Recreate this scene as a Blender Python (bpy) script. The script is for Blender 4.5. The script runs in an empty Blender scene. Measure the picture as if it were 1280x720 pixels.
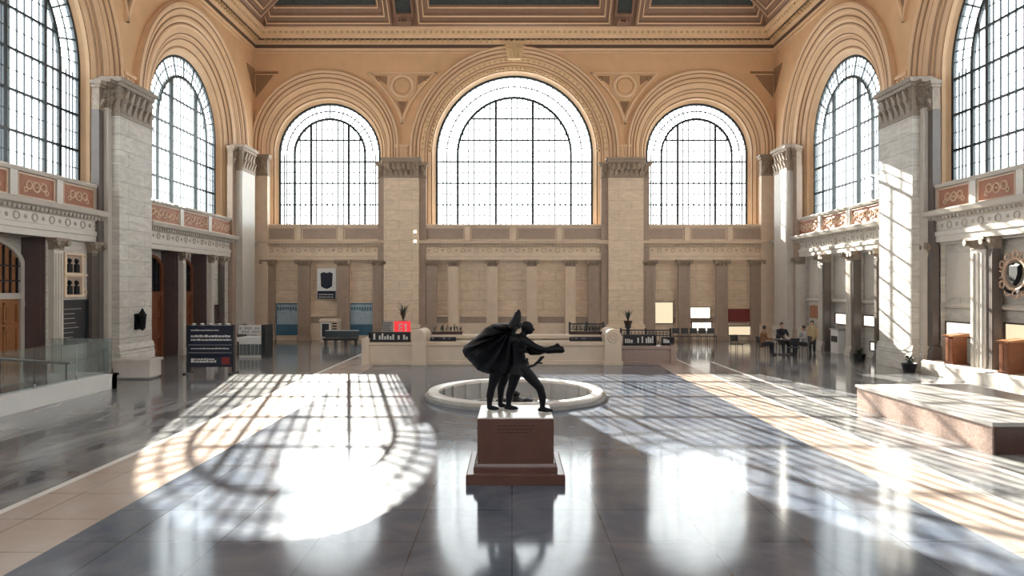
import bpy, bmesh, math, random
from mathutils import Vector, Matrix
random.seed(7)
PI = math.pi
SC = bpy.context.scene
COL = SC.collection
H = 3.25            # eye height (photographer on a low gallery)
F = 853.33          # focal length in pixels of the 1280 frame
D = 42.67           # distance to the back wall
XL, XR = -16.1, 16.4
XC = 0.15
YF = -3.0           # front wall behind the camera

def FX(x, d): return (x-640)*d/F
def FZ(y, d): return H-(y-360)*d/F
def FD(y, z=0.0): return F*(H-z)/(y-360)     # distance of a point at height z seen at row y
def FP(x, y, z=0.0):
    d = FD(y, z); return Vector((FX(x, d), d, z))
def zb(y): return H+(360-y)*0.05

# ------------------------------------------------------------------ materials
def newmat(name):
    m = bpy.data.materials.new(name); m.use_nodes = True
    nt = m.node_tree
    return m, nt, nt.nodes['Principled BSDF']

def N(nt, t, **kw):
    n = nt.nodes.new(t)
    for k, v in kw.items():
        if k.startswith('i_'):
            n.inputs[k[2:].replace('_', ' ')].default_value = v
        else:
            setattr(n, k, v)
    return n

def c4(c): return (c[0], c[1], c[2], 1)

def plain(name, c, rough=.5, metal=0, spec=.5, var=.12, scale=3.0, bump=.0, emit=None, es=0):
    m, nt, b = newmat(name)
    tc = N(nt, 'ShaderNodeTexCoord')
    no = N(nt, 'ShaderNodeTexNoise', i_Scale=scale, i_Detail=5.0)
    nt.links.new(tc.outputs['Object'], no.inputs['Vector'])
    r = N(nt, 'ShaderNodeMapRange'); r.inputs['To Min'].default_value = 1-var; r.inputs['To Max'].default_value = 1+var
    nt.links.new(no.outputs['Fac'], r.inputs['Value'])
    mx = N(nt, 'ShaderNodeVectorMath', operation='SCALE'); mx.inputs[0].default_value = c
    nt.links.new(r.outputs[0], mx.inputs['Scale'])
    nt.links.new(mx.outputs[0], b.inputs['Base Color'])
    b.inputs['Roughness'].default_value = rough
    b.inputs['Metallic'].default_value = metal
    b.inputs['Specular IOR Level'].default_value = spec
    if bump:
        bp = N(nt, 'ShaderNodeBump', i_Strength=bump, i_Distance=.05)
        nt.links.new(no.outputs['Fac'], bp.inputs['Height']); nt.links.new(bp.outputs[0], b.inputs['Normal'])
    if emit:
        b.inputs['Emission Color'].default_value = c4(emit); b.inputs['Emission Strength'].default_value = es
    return m

def ashlar(name, c, c2, mortar, bw=1.6, bh=.62, rough=.6, msize=.012, vein=.16):
    """stone blocks; u runs along the wall whichever axis the wall follows"""
    m, nt, b = newmat(name)
    tc = N(nt, 'ShaderNodeTexCoord'); sp = N(nt, 'ShaderNodeSeparateXYZ')
    g = N(nt, 'ShaderNodeNewGeometry')
    nt.links.new(g.outputs['Position'], sp.inputs[0])
    ad = N(nt, 'ShaderNodeMath', operation='ADD')
    nt.links.new(sp.outputs[0], ad.inputs[0]); nt.links.new(sp.outputs[1], ad.inputs[1])
    cb = N(nt, 'ShaderNodeCombineXYZ')
    nt.links.new(ad.outputs[0], cb.inputs[0]); nt.links.new(sp.outputs[2], cb.inputs[1])
    br = N(nt, 'ShaderNodeTexBrick', i_Scale=1.0)
    br.inputs['Color1'].default_value = c4(c); br.inputs['Color2'].default_value = c4(c2); br.inputs['Mortar'].default_value = c4(mortar)
    br.inputs['Mortar Size'].default_value = msize; br.inputs['Brick Width'].default_value = bw; br.inputs['Row Height'].default_value = bh
    nt.links.new(cb.outputs[0], br.inputs['Vector'])
    no = N(nt, 'ShaderNodeTexNoise', i_Scale=1.2, i_Detail=8.0, i_Distortion=1.5)
    mp = N(nt, 'ShaderNodeMapping'); mp.inputs['Scale'].default_value = (1, 1, 3.5)
    nt.links.new(g.outputs['Position'], mp.inputs[0]); nt.links.new(mp.outputs[0], no.inputs['Vector'])
    r = N(nt, 'ShaderNodeMapRange'); r.inputs['From Min'].default_value = .3; r.inputs['From Max'].default_value = .7
    r.inputs['To Min'].default_value = 1-vein; r.inputs['To Max'].default_value = 1+vein*.5
    nt.links.new(no.outputs['Fac'], r.inputs['Value'])
    mx = N(nt, 'ShaderNodeVectorMath', operation='SCALE')
    nt.links.new(br.outputs['Color'], mx.inputs[0]); nt.links.new(r.outputs[0], mx.inputs['Scale'])
    nt.links.new(mx.outputs[0], b.inputs['Base Color'])
    b.inputs['Roughness'].default_value = rough
    bp = N(nt, 'ShaderNodeBump', i_Strength=.5, i_Distance=.02, invert=True)
    nt.links.new(br.outputs['Fac'], bp.inputs['Height']); nt.links.new(bp.outputs[0], b.inputs['Normal'])
    return m

def marble_floor(name, c, c2, joint, tile=1.2, rough=.14, streak=(1, 1, 1), rowh=None, vmix=.5, spec=.5):
    m, nt, b = newmat(name)
    g = N(nt, 'ShaderNodeNewGeometry')
    br = N(nt, 'ShaderNodeTexBrick', i_Scale=1.0)
    br.inputs['Color1'].default_value = c4(c); br.inputs['Color2'].default_value = c4([v*1.25 for v in c]); br.inputs['Mortar'].default_value = c4(joint)
    br.inputs['Mortar Size'].default_value = .012; br.inputs['Brick Width'].default_value = tile; br.inputs['Row Height'].default_value = rowh or tile
    br.offset = 0
    nt.links.new(g.outputs['Position'], br.inputs['Vector'])
    mp = N(nt, 'ShaderNodeMapping'); mp.inputs['Scale'].default_value = streak
    nt.links.new(g.outputs['Position'], mp.inputs[0])
    no = N(nt, 'ShaderNodeTexNoise', i_Scale=.8, i_Detail=9.0, i_Roughness=.6, i_Distortion=1.2)
    nt.links.new(mp.outputs[0], no.inputs['Vector'])
    r = N(nt, 'ShaderNodeMapRange'); r.inputs['From Min'].default_value = .38; r.inputs['From Max'].default_value = .68
    nt.links.new(no.outputs['Fac'], r.inputs['Value'])
    mu = N(nt, 'ShaderNodeMath', operation='MULTIPLY'); mu.inputs[1].default_value = vmix
    nt.links.new(r.outputs[0], mu.inputs[0])
    mx = N(nt, 'ShaderNodeMix', data_type='RGBA'); mx.inputs['B'].default_value = c4(c2)
    nt.links.new(mu.outputs[0], mx.inputs['Factor']); nt.links.new(br.outputs['Color'], mx.inputs['A'])
    nt.links.new(mx.outputs['Result'], b.inputs['Base Color'])
    r2 = N(nt, 'ShaderNodeMapRange'); r2.inputs['To Min'].default_value = rough*.7; r2.inputs['To Max'].default_value = rough*1.5
    nt.links.new(no.outputs['Fac'], r2.inputs['Value']); nt.links.new(r2.outputs[0], b.inputs['Roughness'])
    b.inputs['Specular IOR Level'].default_value = spec
    bp = N(nt, 'ShaderNodeBump', i_Strength=.05, i_Distance=.02)
    n2 = N(nt, 'ShaderNodeTexNoise', i_Scale=.9, i_Detail=2.0)
    nt.links.new(g.outputs['Position'], n2.inputs['Vector'])
    nt.links.new(n2.outputs['Fac'], bp.inputs['Height']); nt.links.new(bp.outputs[0], b.inputs['Normal'])
    return m

M = {}
M['ochre'] = plain('ochre_plaster', (.68, .42, .225), .6, var=.15, scale=1.2)
M['ochre_light'] = plain('pale_ochre_moulding', (.74, .50, .30), .55, var=.12, scale=2)
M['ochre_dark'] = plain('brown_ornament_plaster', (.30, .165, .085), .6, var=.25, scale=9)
M['cornice_shadow'] = plain('dark_brown_cornice_shadow', (.10, .055, .035), .5)  # colour of the shadow painted under the cornice
M['gold'] = plain('gilded_ornament', (.62, .42, .22), .5, var=.35, scale=14, bump=.3)
M['stone'] = ashlar('tan_ashlar', (.70, .545, .39), (.74, .58, .42), (.52, .39, .27))
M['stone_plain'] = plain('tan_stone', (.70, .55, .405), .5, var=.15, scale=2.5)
M['stone_dark'] = plain('dark_brown_stone', (.36, .265, .20), .5, var=.2, scale=3)  # darker brown stone than the tan walls
M['carved'] = plain('carved_tan_stone', (.31, .23, .165), .6, var=.45, scale=11, bump=.6)
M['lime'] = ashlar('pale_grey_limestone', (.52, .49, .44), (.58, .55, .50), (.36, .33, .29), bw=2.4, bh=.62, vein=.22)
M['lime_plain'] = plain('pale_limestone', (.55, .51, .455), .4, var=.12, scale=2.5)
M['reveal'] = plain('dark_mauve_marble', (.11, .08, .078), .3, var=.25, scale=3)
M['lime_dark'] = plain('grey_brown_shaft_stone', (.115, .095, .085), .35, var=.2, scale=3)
M['carved_grey'] = plain('carved_grey_stone', (.25, .20, .155), .6, var=.5, scale=10, bump=.6)
M['carved_soft'] = plain('weathered_tan_carving', (.52, .40, .29), .6, var=.3, scale=8)
M['carved_grey_soft'] = plain('weathered_grey_carving', (.42, .38, .33), .6, var=.3, scale=8)
M['terra'] = plain('terracotta_panel', (.34, .14, .08), .6, var=.25, scale=4)
M['terra_relief'] = plain('terracotta_relief', (.60, .42, .30), .55, var=.2, scale=6)
M['coffer'] = plain('coffer_painted_field', (.03, .035, .032), .6, var=.8, scale=5)
M['coffer_frame'] = plain('coffer_brown_frame', (.26, .145, .09), .5, var=.2, scale=3)
M['floor_c'] = marble_floor('blue_grey_marble_floor', (.07, .085, .115), (.19, .205, .23), (.03, .035, .045), tile=1.25, rough=.10, vmix=.55, spec=.25)
M['floor_s'] = marble_floor('veined_grey_marble_floor', (.12, .125, .135), (.40, .39, .375), (.04, .04, .045), tile=2.2, rowh=1.1, rough=.10, streak=(1.2, .35, 1), vmix=.75)
M['floor_b'] = marble_floor('rose_brown_marble_band', (.34, .26, .215), (.48, .41, .36), (.16, .115, .095), tile=1.7, rowh=1.2, rough=.16, vmix=.7)
M['floor_w'] = marble_floor('white_marble_strip', (.72, .69, .64), (.5, .48, .45), (.4, .38, .35), tile=.3, rowh=1.5, rough=.2, vmix=.3)
M['rose'] = plain('rose_brown_marble', (.12, .058, .048), .3, var=.3, scale=4)
M['granite'] = plain('speckled_rose_granite', (.30, .22, .19), .18, var=.6, scale=22)
M['wmarble'] = plain('white_marble', (.66, .62, .57), .25, var=.15, scale=2)
M['cmarble'] = plain('cream_marble', (.60, .49, .38), .3, var=.14, scale=2)
M['gmarble'] = plain('grey_marble', (.33, .32, .31), .2, var=.2, scale=3)
M['dmarble'] = plain('dark_brown_marble', (.07, .04, .035), .15, var=.3, scale=3)
M['bronze'] = plain('near_black_bronze', (.004, .004, .006), .5, metal=.0, spec=.2, var=.4, scale=6)
M['iron'] = plain('dark_green_iron', (.018, .028, .032), .45, var=.3)
M['iron_l'] = plain('weathered_grey_iron', (.10, .12, .125), .5, var=.3)
M['black'] = plain('black_paint', (.012, .013, .018), .4)
M['navy'] = plain('navy_board', (.012, .016, .035), .3)
M['white'] = plain('white_paint', (.72, .71, .69), .45, var=.05)
M['offwhite'] = plain('printed_white', (.60, .58, .55), .5, var=.3, scale=8)
M['wood'] = plain('red_brown_wood', (.21, .075, .035), .35, var=.35, scale=4)
M['wood_l'] = plain('amber_door_wood', (.32, .14, .06), .35, var=.3, scale=4)
M['red'] = plain('red_sign_face', (.62, .02, .03), .4, var=.05, emit=(1, .05, .06), es=.35)
M['dkred'] = plain('dark_red_board', (.20, .02, .02), .4, var=.1)
M['blue'] = plain('blue_poster', (.05, .13, .20), .35, var=.3, scale=3)
M['bluel'] = plain('pale_blue_poster', (.33, .42, .48), .35, var=.4, scale=4)
M['lit'] = plain('lit_white_panel', (.6, .6, .55), .4, emit=(1, .93, .82), es=.75)
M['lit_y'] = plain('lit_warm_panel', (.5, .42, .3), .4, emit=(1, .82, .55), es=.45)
M['leaf'] = plain('dark_foliage', (.025, .035, .02), .5, var=.5, scale=8)
M['skin'] = plain('skin', (.42, .24, .17), .5, var=.05)
M['hair'] = plain('dark_hair', (.02, .014, .01), .5)
M['coat_black'] = plain('black_coat_cloth', (.015, .015, .02), .8)
M['coat_brown'] = plain('brown_jacket_cloth', (.20, .10, .05), .8)
M['coat_grey'] = plain('grey_shirt_cloth', (.28, .27, .28), .8)
M['coat_tan'] = plain('tan_jumper_cloth', (.42, .30, .18), .8)
M['trouser'] = plain('dark_trouser_cloth', (.02, .022, .03), .8)
M['steel'] = plain('brushed_steel', (.45, .45, .46), .3, metal=1, var=.05)

def glassmat(name, tint, tr=.12, trc=(.9, .97, 1), gl=.06):
    m, nt, b = newmat(name)
    nt.nodes.remove(b)
    out = [n for n in nt.nodes if n.type == 'OUTPUT_MATERIAL'][0]
    t = N(nt, 'ShaderNodeBsdfTransparent'); t.inputs[0].default_value = c4(tint)
    tl = N(nt, 'ShaderNodeBsdfTranslucent'); tl.inputs[0].default_value = c4(trc)
    g = N(nt, 'ShaderNodeBsdfGlossy', i_Roughness=.05)
    m1 = N(nt, 'ShaderNodeMixShader'); m1.inputs[0].default_value = tr
    m2 = N(nt, 'ShaderNodeMixShader'); m2.inputs[0].default_value = gl
    nt.links.new(t.outputs[0], m1.inputs[1]); nt.links.new(tl.outputs[0], m1.inputs[2])
    nt.links.new(m1.outputs[0], m2.inputs[1]); nt.links.new(g.outputs[0], m2.inputs[2])
    nt.links.new(m2.outputs[0], out.inputs[0])
    return m
M['glass'] = glassmat('window_glass', (.92, .98, 1.0))
M['clear'] = glassmat('clear_balustrade_glass', (.86, .91, .92), .06, (.8, .9, .9), .10)

# ------------------------------------------------------------------ mesh builder
def ident(u, p, z): return (u, p, z)
def mback(u, p, z): return (u, D-p, z)
def mleft(u, p, z): return (XL+p, u, z)
def mright(u, p, z): return (XR-p, u, z)
def mfront(u, p, z): return (u, YF+p, z)

class MB:
    def __init__(s, mp=ident): s.v = []; s.f = []; s.mp = mp
    def pt(s, u, p, z): s.v.append(Vector(s.mp(u, p, z))); return len(s.v)-1
    def quad(s, pts): s.f.append([s.pt(*q) for q in pts])
    def box(s, u0, u1, p0, p1, z0, z1):
        i = [s.pt(u, p, z) for z in (z0, z1) for p in (p0, p1) for u in (u0, u1)]
        for q in ((0, 1, 3, 2), (4, 6, 7, 5), (0, 4, 5, 1), (2, 3, 7, 6), (0, 2, 6, 4), (1, 5, 7, 3)):
            s.f.append([i[k] for k in q])
        return s
    def loft(s, rings, closed=True, cap=True):
        """rings: lists of equal length of (u,p,z)"""
        idx = [[s.pt(*q) for q in r] for r in rings]
        n = len(idx[0])
        for a, b in zip(idx, idx[1:]):
            for k in range(n if closed else n-1):
                s.f.append([a[k], a[(k+1) % n], b[(k+1) % n], b[k]])
        if cap and closed:
            s.f.append(idx[0][::-1]); s.f.append(idx[-1])
        return s
    def tube(s, pts, r, n=8, cap=True):
        pts = [Vector(p) for p in pts]; rings = []
        rr = r if isinstance(r, (list, tuple)) else [r]*len(pts)
        up = None
        for k, p in enumerate(pts):
            t = (pts[min(k+1, len(pts)-1)]-pts[max(k-1, 0)]).normalized()
            if up is None: up = Vector((0, 0, 1)) if abs(t.z) < .9 else Vector((1, 0, 0))
            a = t.cross(up).normalized(); b = a.cross(t).normalized(); up = b
            rings.append([tuple(p+(a*math.cos(2*PI*j/n)+b*math.sin(2*PI*j/n))*rr[k]) for j in range(n)])
        return s.loft(rings, cap=cap)
    def lathe(s, cu, cp, prof, n=24, cap=True, sx=1, sy=1):
        return s.loft([[(cu+r*sx*math.cos(2*PI*j/n), cp+r*sy*math.sin(2*PI*j/n), z) for j in range(n)] for r, z in prof], cap=cap)
    def ball(s, c, r, n=12, m=7, sc=(1, 1, 1)):
        rings = []
        for i in range(m+1):
            a = -PI/2+PI*i/m; rr = max(math.cos(a), .02)*r
            rings.append([(c[0]+rr*sc[0]*math.cos(2*PI*j/n), c[1]+rr*sc[1]*math.sin(2*PI*j/n), c[2]+r*sc[2]*math.sin(a)) for j in range(n)])
        return s.loft(rings)
    def ring(s, cu, p0, cz, R, r, n=20, m=6):
        """torus lying in the u-z plane"""
        L = []
        for i in range(n+1):
            a = 2*PI*i/n
            L.append([(cu+(R+r*math.cos(2*PI*j/m))*math.cos(a), p0+r*math.sin(2*PI*j/m), cz+(R+r*math.cos(2*PI*j/m))*math.sin(a)) for j in range(m)])
        return s.loft(L, cap=False)
    def disc(s, cu, p0, p1, cz, R, n=20, r2=None):
        r2 = R if r2 is None else r2
        return s.loft([[(cu+R*math.cos(2*PI*j/n), p0, cz+R*math.sin(2*PI*j/n)) for j in range(n)],
                       [(cu+r2*math.cos(2*PI*j/n), p1, cz+r2*math.sin(2*PI*j/n)) for j in range(n)]])
    def arch(s, cu, cz, prof, leg=None, n=48, closed=False, a0=0, a1=PI):
        """sweep profile [(r,p)] round an arch; leg = z where the straight legs end"""
        L = []
        prof = [q if len(q) == 3 else (q[0], q[1], 0) for q in prof]
        if leg is not None: L.append([(cu+r, p, leg) for r, p, h in prof])
        for i in range(n+1):
            a = a0+(a1-a0)*i/n
            L.append([(cu+r*math.cos(a), p, cz+h+r*math.sin(a)) for r, p, h in prof])
        if leg is not None: L.append([(cu-r, p, leg) for r, p, h in prof])
        return s.loft(L, closed=closed, cap=closed)
    def run(s, u0, u1, prof, cap=True, closed=True):
        """extrude profile [(p,z)] along u"""
        return s.loft([[(u0, p, z) for p, z in prof], [(u1, p, z) for p, z in prof]], closed=closed, cap=cap)
    def prism(s, poly, p0, p1):
        return s.loft([[(u, p0, z) for u, z in poly], [(u, p1, z) for u, z in poly]])
    def build(s, name, mat, parent=None, smooth=True, loc=None, sharp=32):
        base = Vector((0, 0, 0))
        if parent is not None:
            q = parent
            while q is not None: base += q.location; q = q.parent
        elif loc is not None: base = Vector(loc)
        else:
            lo = [min(v[i] for v in s.v) for i in range(3)]; hi = [max(v[i] for v in s.v) for i in range(3)]
            base = Vector(((lo[0]+hi[0])/2, (lo[1]+hi[1])/2, lo[2]))
        me = bpy.data.meshes.new(name)
        me.from_pydata([tuple(v-base) for v in s.v], [], s.f)
        bm = bmesh.new(); bm.from_mesh(me)
        bmesh.ops.remove_doubles(bm, verts=bm.verts, dist=.0004)
        bmesh.ops.recalc_face_normals(bm, faces=bm.faces)
        bm.to_mesh(me); bm.free()
        if smooth:
            me.polygons.foreach_set('use_smooth', [True]*len(me.polygons))
            me.set_sharp_from_angle(angle=math.radians(sharp))
        me.materials.append(M[mat] if isinstance(mat, str) else mat)
        o = bpy.data.objects.new(name, me); COL.objects.link(o)
        if parent is not None: o.parent = parent
        else: o.location = base
        return o

def tag(o, label=None, cat=None, group=None, kind=None):
    if label: o['label'] = label
    if cat: o['category'] = cat
    if group: o['group'] = group
    if kind: o['kind'] = kind
    return o
def thing(name, label, cat, loc=(0, 0, 0), group=None):
    o = bpy.data.objects.new(name, None); COL.objects.link(o); o.location = loc; o.empty_display_size = .2
    return tag(o, label, cat, group)
def struct(o): o['kind'] = 'structure'; return o
def sroot(name, loc=(0, 0, 0)):
    o = bpy.data.objects.new(name, None); COL.objects.link(o); o.location = loc; o['kind'] = 'structure'; return o
def copy_tree(o, parent=None):
    c = o.copy(); COL.objects.link(c); c.parent = parent
    for ch in [x for x in bpy.data.objects if x.parent == o]: copy_tree(ch, c)
    return c

# ------------------------------------------------------------------ floor (with the hole of the sunken basin)
RC = Vector((FX(644.5, 20.6), 20.6, 0)); RIN = 2.36
fl = MB()
n = 64
sq = 4.2
inner = [(RC.x+(RIN+.02)*math.cos(2*PI*i/n), RC.y+(RIN+.02)*math.sin(2*PI*i/n), 0) for i in range(n)]
outer = []
for i in range(n):
    a = 2*PI*i/n; k = sq/max(abs(math.cos(a)), abs(math.sin(a)))
    outer.append((RC.x+k*math.cos(a), RC.y+k*math.sin(a), 0))
fl.loft([inner, outer], cap=False)
y0, y1 = YF-1, D+1
def rect(m, a, b, c, d, z=0): m.quad([(a, c, z), (b, c, z), (b, d, z), (a, d, z)])
BL, BR, WL, WR = -5.75, 6.15, -7.35, 7.42
rect(fl, BL, BR, y0, RC.y-sq); rect(fl, BL, BR, RC.y+sq, y1)
rect(fl, BL, RC.x-sq, RC.y-sq, RC.y+sq); rect(fl, RC.x+sq, BR, RC.y-sq, RC.y+sq)
floor = struct(fl.build('floor', 'floor_c', loc=(0, 0, 0), smooth=False))
for a, b_ in ((WL, BL), (BR, WR)):
    b = MB(); rect(b, a, b_, y0, y1); b.build('marble_band', 'floor_b', floor, smooth=False)
for a, b_ in ((WL-.14, WL), (WR, WR+.14)):
    b = MB(); rect(b, a, b_, y0, y1); b.build('white_inlay_strip', 'floor_w', floor, smooth=False)
for a, b_ in ((XL-1.5, WL-.14), (WR+.14, XR+1.5)):
    b = MB(); rect(b, a, b_, y0, y1); b.build('side_paving', 'floor_s', floor, smooth=False)

# ------------------------------------------------------------------ walls
SPR = 11.8
def wall_bay(m, u0, u1, z0, z1, cu, cz, R, n=48):
    """flat wall of one bay with an arched hole that reaches its bottom edge"""
    m.quad([(u0, 0, z0), (cu-R, 0, z0), (cu-R, 0, cz), (u0, 0, cz)])
    m.quad([(cu+R, 0, z0), (u1, 0, z0), (u1, 0, cz), (cu+R, 0, cz)])
    ang = [PI*i/n for i in range(n+1)]+[math.atan2(z1-cz, u1-cu), math.atan2(z1-cz, u0-cu)]
    ang.sort(); A = []
    for a in ang:
        c, s_ = math.cos(a), math.sin(a); k = 1e9
        if c > 1e-6: k = min(k, (u1-cu)/c)
        if c < -1e-6: k = min(k, (u0-cu)/c)
        if s_ > 1e-6: k = min(k, (z1-cz)/s_)
        A.append(((cu+R*c, 0, cz+R*s_), (cu+k*c, 0, cz+k*s_)))
    for (a, b_), (c, d) in zip(A, A[1:]): m.quad([a, b_, d, c])

ZS = 7.2      # window sill
ZT = 18.05    # underside of the cornice
def archprof(R, Ro, rec, lift=0):
    w = Ro-R
    T = [(0, -.02), (0, .16), (.03, .2), (.09, .2), (.12, .13), (.2, .10), (.22, .03), (.34, .03), (.36, -.03), (.40, -.09), (.44, -.03),
         (.47, -.10), (.58, -.14), (.60, -.22), (.63, -.30), (.68, -.30), (.70, -.38), (.82, -.5), (.84, -.62), (.88, -.55), (.91, -.72), (1, -.86), (1.0, -1.15)]
    return [(Ro-w*t, p*1.25 if p > 0 else p*rec/.86, lift*(1-t)) for t, p in T]

def arch_shadow_lines(mp, cu, cz, R, Ro, rec, parent, lift=0):
    """groove shadows between the rings of the arch, put in as brown fillets"""
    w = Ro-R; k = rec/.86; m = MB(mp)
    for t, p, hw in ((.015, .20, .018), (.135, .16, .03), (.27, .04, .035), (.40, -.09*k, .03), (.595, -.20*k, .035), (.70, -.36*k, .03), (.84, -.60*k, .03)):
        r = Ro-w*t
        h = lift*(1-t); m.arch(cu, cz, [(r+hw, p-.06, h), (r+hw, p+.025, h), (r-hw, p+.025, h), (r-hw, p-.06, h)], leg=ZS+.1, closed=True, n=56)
    m.build('arch_groove_shadow', 'ochre_dark', parent)  # shadow of the arch grooves, coloured brown on thin fillets
WN = [0]
def window(mp, cu, R, rec, mains, inner, fine=.34, spr=SPR, fine_w=.038, big=False):
    WN[0] += 1
    p0 = -rec-.02
    root = sroot('window_%d' % WN[0], mp(cu, p0, ZS))
    fr = MB(mp)
    fw = .13
    fr.arch(cu, spr, [(R+.04, p0-.16), (R+.04, p0), (R-fw, p0), (R-fw, p0-.16)], leg=ZS+.06, closed=True)
    fr.box(cu-R, cu+R, p0-.16, p0, ZS, ZS+.14)
    fr.build('window_frame', 'iron', root)
    m = MB(mp)   # main mullions, transoms and the inner arch
    t = .075 if not big else .08
    m.arch(cu, spr, [(inner+t, p0-.12), (inner+t, p0-.01), (inner-t, p0-.01), (inner-t, p0-.12)], leg=ZS+.1, closed=True)
    for x in mains:
        for s in (-1, 1):
            top = spr+math.sqrt(max(inner**2-x**2, 0)) if x < inner else spr
            m.box(cu+s*x-t, cu+s*x+t, p0-.12, p0-.012, ZS+.1, top)
    z = ZS
    for k in range(1, 6):
        z = ZS+k*1.375
        if z <= spr+.3: hw = math.sqrt(max(R*R-max(z-spr, 0)**2, 0))
        elif z < spr+inner-.3: hw = math.sqrt(inner**2-(z-spr)**2)
        else: continue
        if z > spr+inner*.72: continue
        m.box(cu-hw+.03, cu+hw-.03, p0-.11, p0-.014, z-.045, z+.045)
    nr = 12 if R > 4 else 10
    for i in range(1, nr):
        a = PI*i/nr; c, s_ = math.cos(a), math.sin(a); w = .03
        q = [(cu+inner*c-w*s_, spr+inner*s_+w*c), (cu+inner*c+w*s_, spr+inner*s_-w*c), (cu+R*c+w*s_, spr+R*s_-w*c), (cu+R*c-w*s_, spr+R*s_+w*c)]
        m.prism(q, p0-.10, p0-.016)
    m.build('mullion', 'iron', root)
    g = MB(mp)   # fine glazing bars
    nf = int((inner*2)/fine); w = fine_w
    for i in range(1, nf):
        x = -inner+2*inner*i/nf
        if min([abs(abs(x)-q) for q in mains]+[9]) < .1: continue
        g.box(cu+x-w, cu+x+w, p0-.08, p0-.03, ZS+.1, spr+math.sqrt(inner**2-x*x))
    for x in [inner+(R-inner)*k/3 for k in (1, 2)]:
        for s in (-1, 1): g.box(cu+s*x-w, cu+s*x+w, p0-.08, p0-.03, ZS+.1, spr)
    for i in range(nr*3):
        if i % 3 == 0: continue
        a = PI*i/(nr*3); c, s_ = math.cos(a), math.sin(a)
        q = [(cu+inner*c-w*s_*.8, spr+inner*s_+w*c*.8), (cu+inner*c+w*s_*.8, spr+inner*s_-w*c*.8), (cu+R*c+w*s_*.8, spr+R*s_-w*c*.8), (cu+R*c-w*s_*.8, spr+R*s_+w*c*.8)]
        g.prism(q, p0-.08, p0-.03)
    rm = (R+inner)/2
    g.arch(cu, spr, [(rm+w, p0-.08), (rm+w, p0-.03), (rm-w, p0-.03), (rm-w, p0-.08)], leg=ZS+.1, closed=True, n=36)
    k = 0
    while ZS+(k+.5)*1.375 < spr+inner*.9:
        z = ZS+(k+.5)*1.375; k += 1
        hw = R if z < spr else math.sqrt(inner**2-(z-spr)**2)
        g.box(cu-hw+.03, cu+hw-.03, p0-.075, p0-.035, z-fine_w*.55, z+fine_w*.55)
    g.build('glazing_bar', 'iron_l' if not big else 'iron', root)
    gl = MB(mp)
    ring = [(cu-R, p0-.09, ZS)]+[(cu-R*math.cos(PI*i/48), p0-.09, spr+R*math.sin(PI*i/48)) for i in range(49)]+[(cu+R, p0-.09, ZS)]
    gl.f.append([gl.pt(*q) for q in ring])
    gl.build('pane', 'glass', root, smooth=False)
    return root

# --- relief helpers
def scroll_relief(m, u0, u1, z0, z1, p):
    """rosette with curling stems filling a panel"""
    cu, cz = (u0+u1)/2, (z0+z1)/2; h = (z1-z0)/2
    m.ring(cu, p, cz, h*.5, h*.13, 14, 5); m.disc(cu, p-.02, p+.06, cz, h*.2, 10, h*.1)
    for s in (-1, 1):
        k = 1
        while abs(k*h*1.1) < (u1-u0)/2-h*.5:
            x = cu+s*k*h*1.1
            m.ring(x, p, cz+(h*.12 if k % 2 else -h*.12), h*.42, h*.11, 12, 5); m.disc(x, p-.02, p+.05, cz, h*.14, 8, h*.06); m.ring(x+s*h*.5, p, cz-(h*.4 if k % 2 else -h*.4), h*.24, h*.09, 10, 5)
            k += 1

def cap_block(parent, mp, u0, u1, p, z0, z1, mat='carved', sides=True, pb=0.0):
    """pilaster capital: necking, carved bell with leaves, abacus"""
    h = z1-z0; m = MB(mp)
    e = min(.16, h*.2)
    m.box(u0-.03, u1+.03, pb-.02, p+.03, z0, z0+h*.09)
    m.box(u0, u1, pb-.02, p+.01, z0+h*.09, z1-h*.22)
    m.run(u0-e*.5, u1+e*.5, [(pb-.02, z1-h*.22), (p+e*.5, z1-h*.22), (p+e*.6, z1-h*.12), (pb-.02, z1-h*.12)])
    m.run(u0-e, u1+e, [(pb-.02, z1-h*.12), (p+e, z1-h*.12), (p+e*1.15, z1), (pb-.02, z1)])
    n = max(3, int((u1-u0)/(h*.24)))
    w = (u1-u0)/n
    for i, zz0, zz1 in [(i+.5*q, z0+h*(.12+.30*q), z0+h*(.44+.31*q)) for q in (0, 1) for i in range(n-q)]:
        c = u0+w*(i+.5)
        m.loft([[(c-w*.36, p, zz0), (c+w*.36, p, zz0), (c+w*.3, p+.03, zz0), (c-w*.3, p+.03, zz0)],
                [(c-w*.42, p, (zz0+zz1)/2), (c+w*.42, p, (zz0+zz1)/2), (c+w*.25, p+.10, (zz0+zz1)/2), (c-w*.25, p+.10, (zz0+zz1)/2)],
                [(c-w*.2, p, zz1), (c+w*.2, p, zz1), (c+w*.16, p+.17, zz1-.05), (c-w*.16, p+.17, zz1-.05)]])
        m.ball((c, p+.12, zz1-.05), w*.2, 6, 4, (1, .5, .8)) if False else m.ring(c, p+.08, zz1-w*.12, w*.2, w*.08, 8, 4)
    return m.build('capital', mat, parent)

def pier(parent, mp, u0, u1, p, ztop, mat, capmat, ch=1.25, base=1.0, pb=0.0, basemat=None, name='pier'):
    m = MB(mp)
    m.box(u0, u1, pb-.05, p, base*.9, ztop-ch)
    e = .09
    m.run(u0-e, u1+e, [(pb-.05, 0), (p+e, 0), (p+e, base*.62), (p+e*.6, base*.72), (p+e*.9, base*.78), (p+.01, base), (pb-.05, base)])
    o = m.build(name, mat, parent)
    cap_block(o, mp, u0, u1, p, ztop-ch, ztop, capmat, pb=pb)
    return o

def lower_cap(m, mp_unused, u, w, p, z0, z1):
    pass

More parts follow.
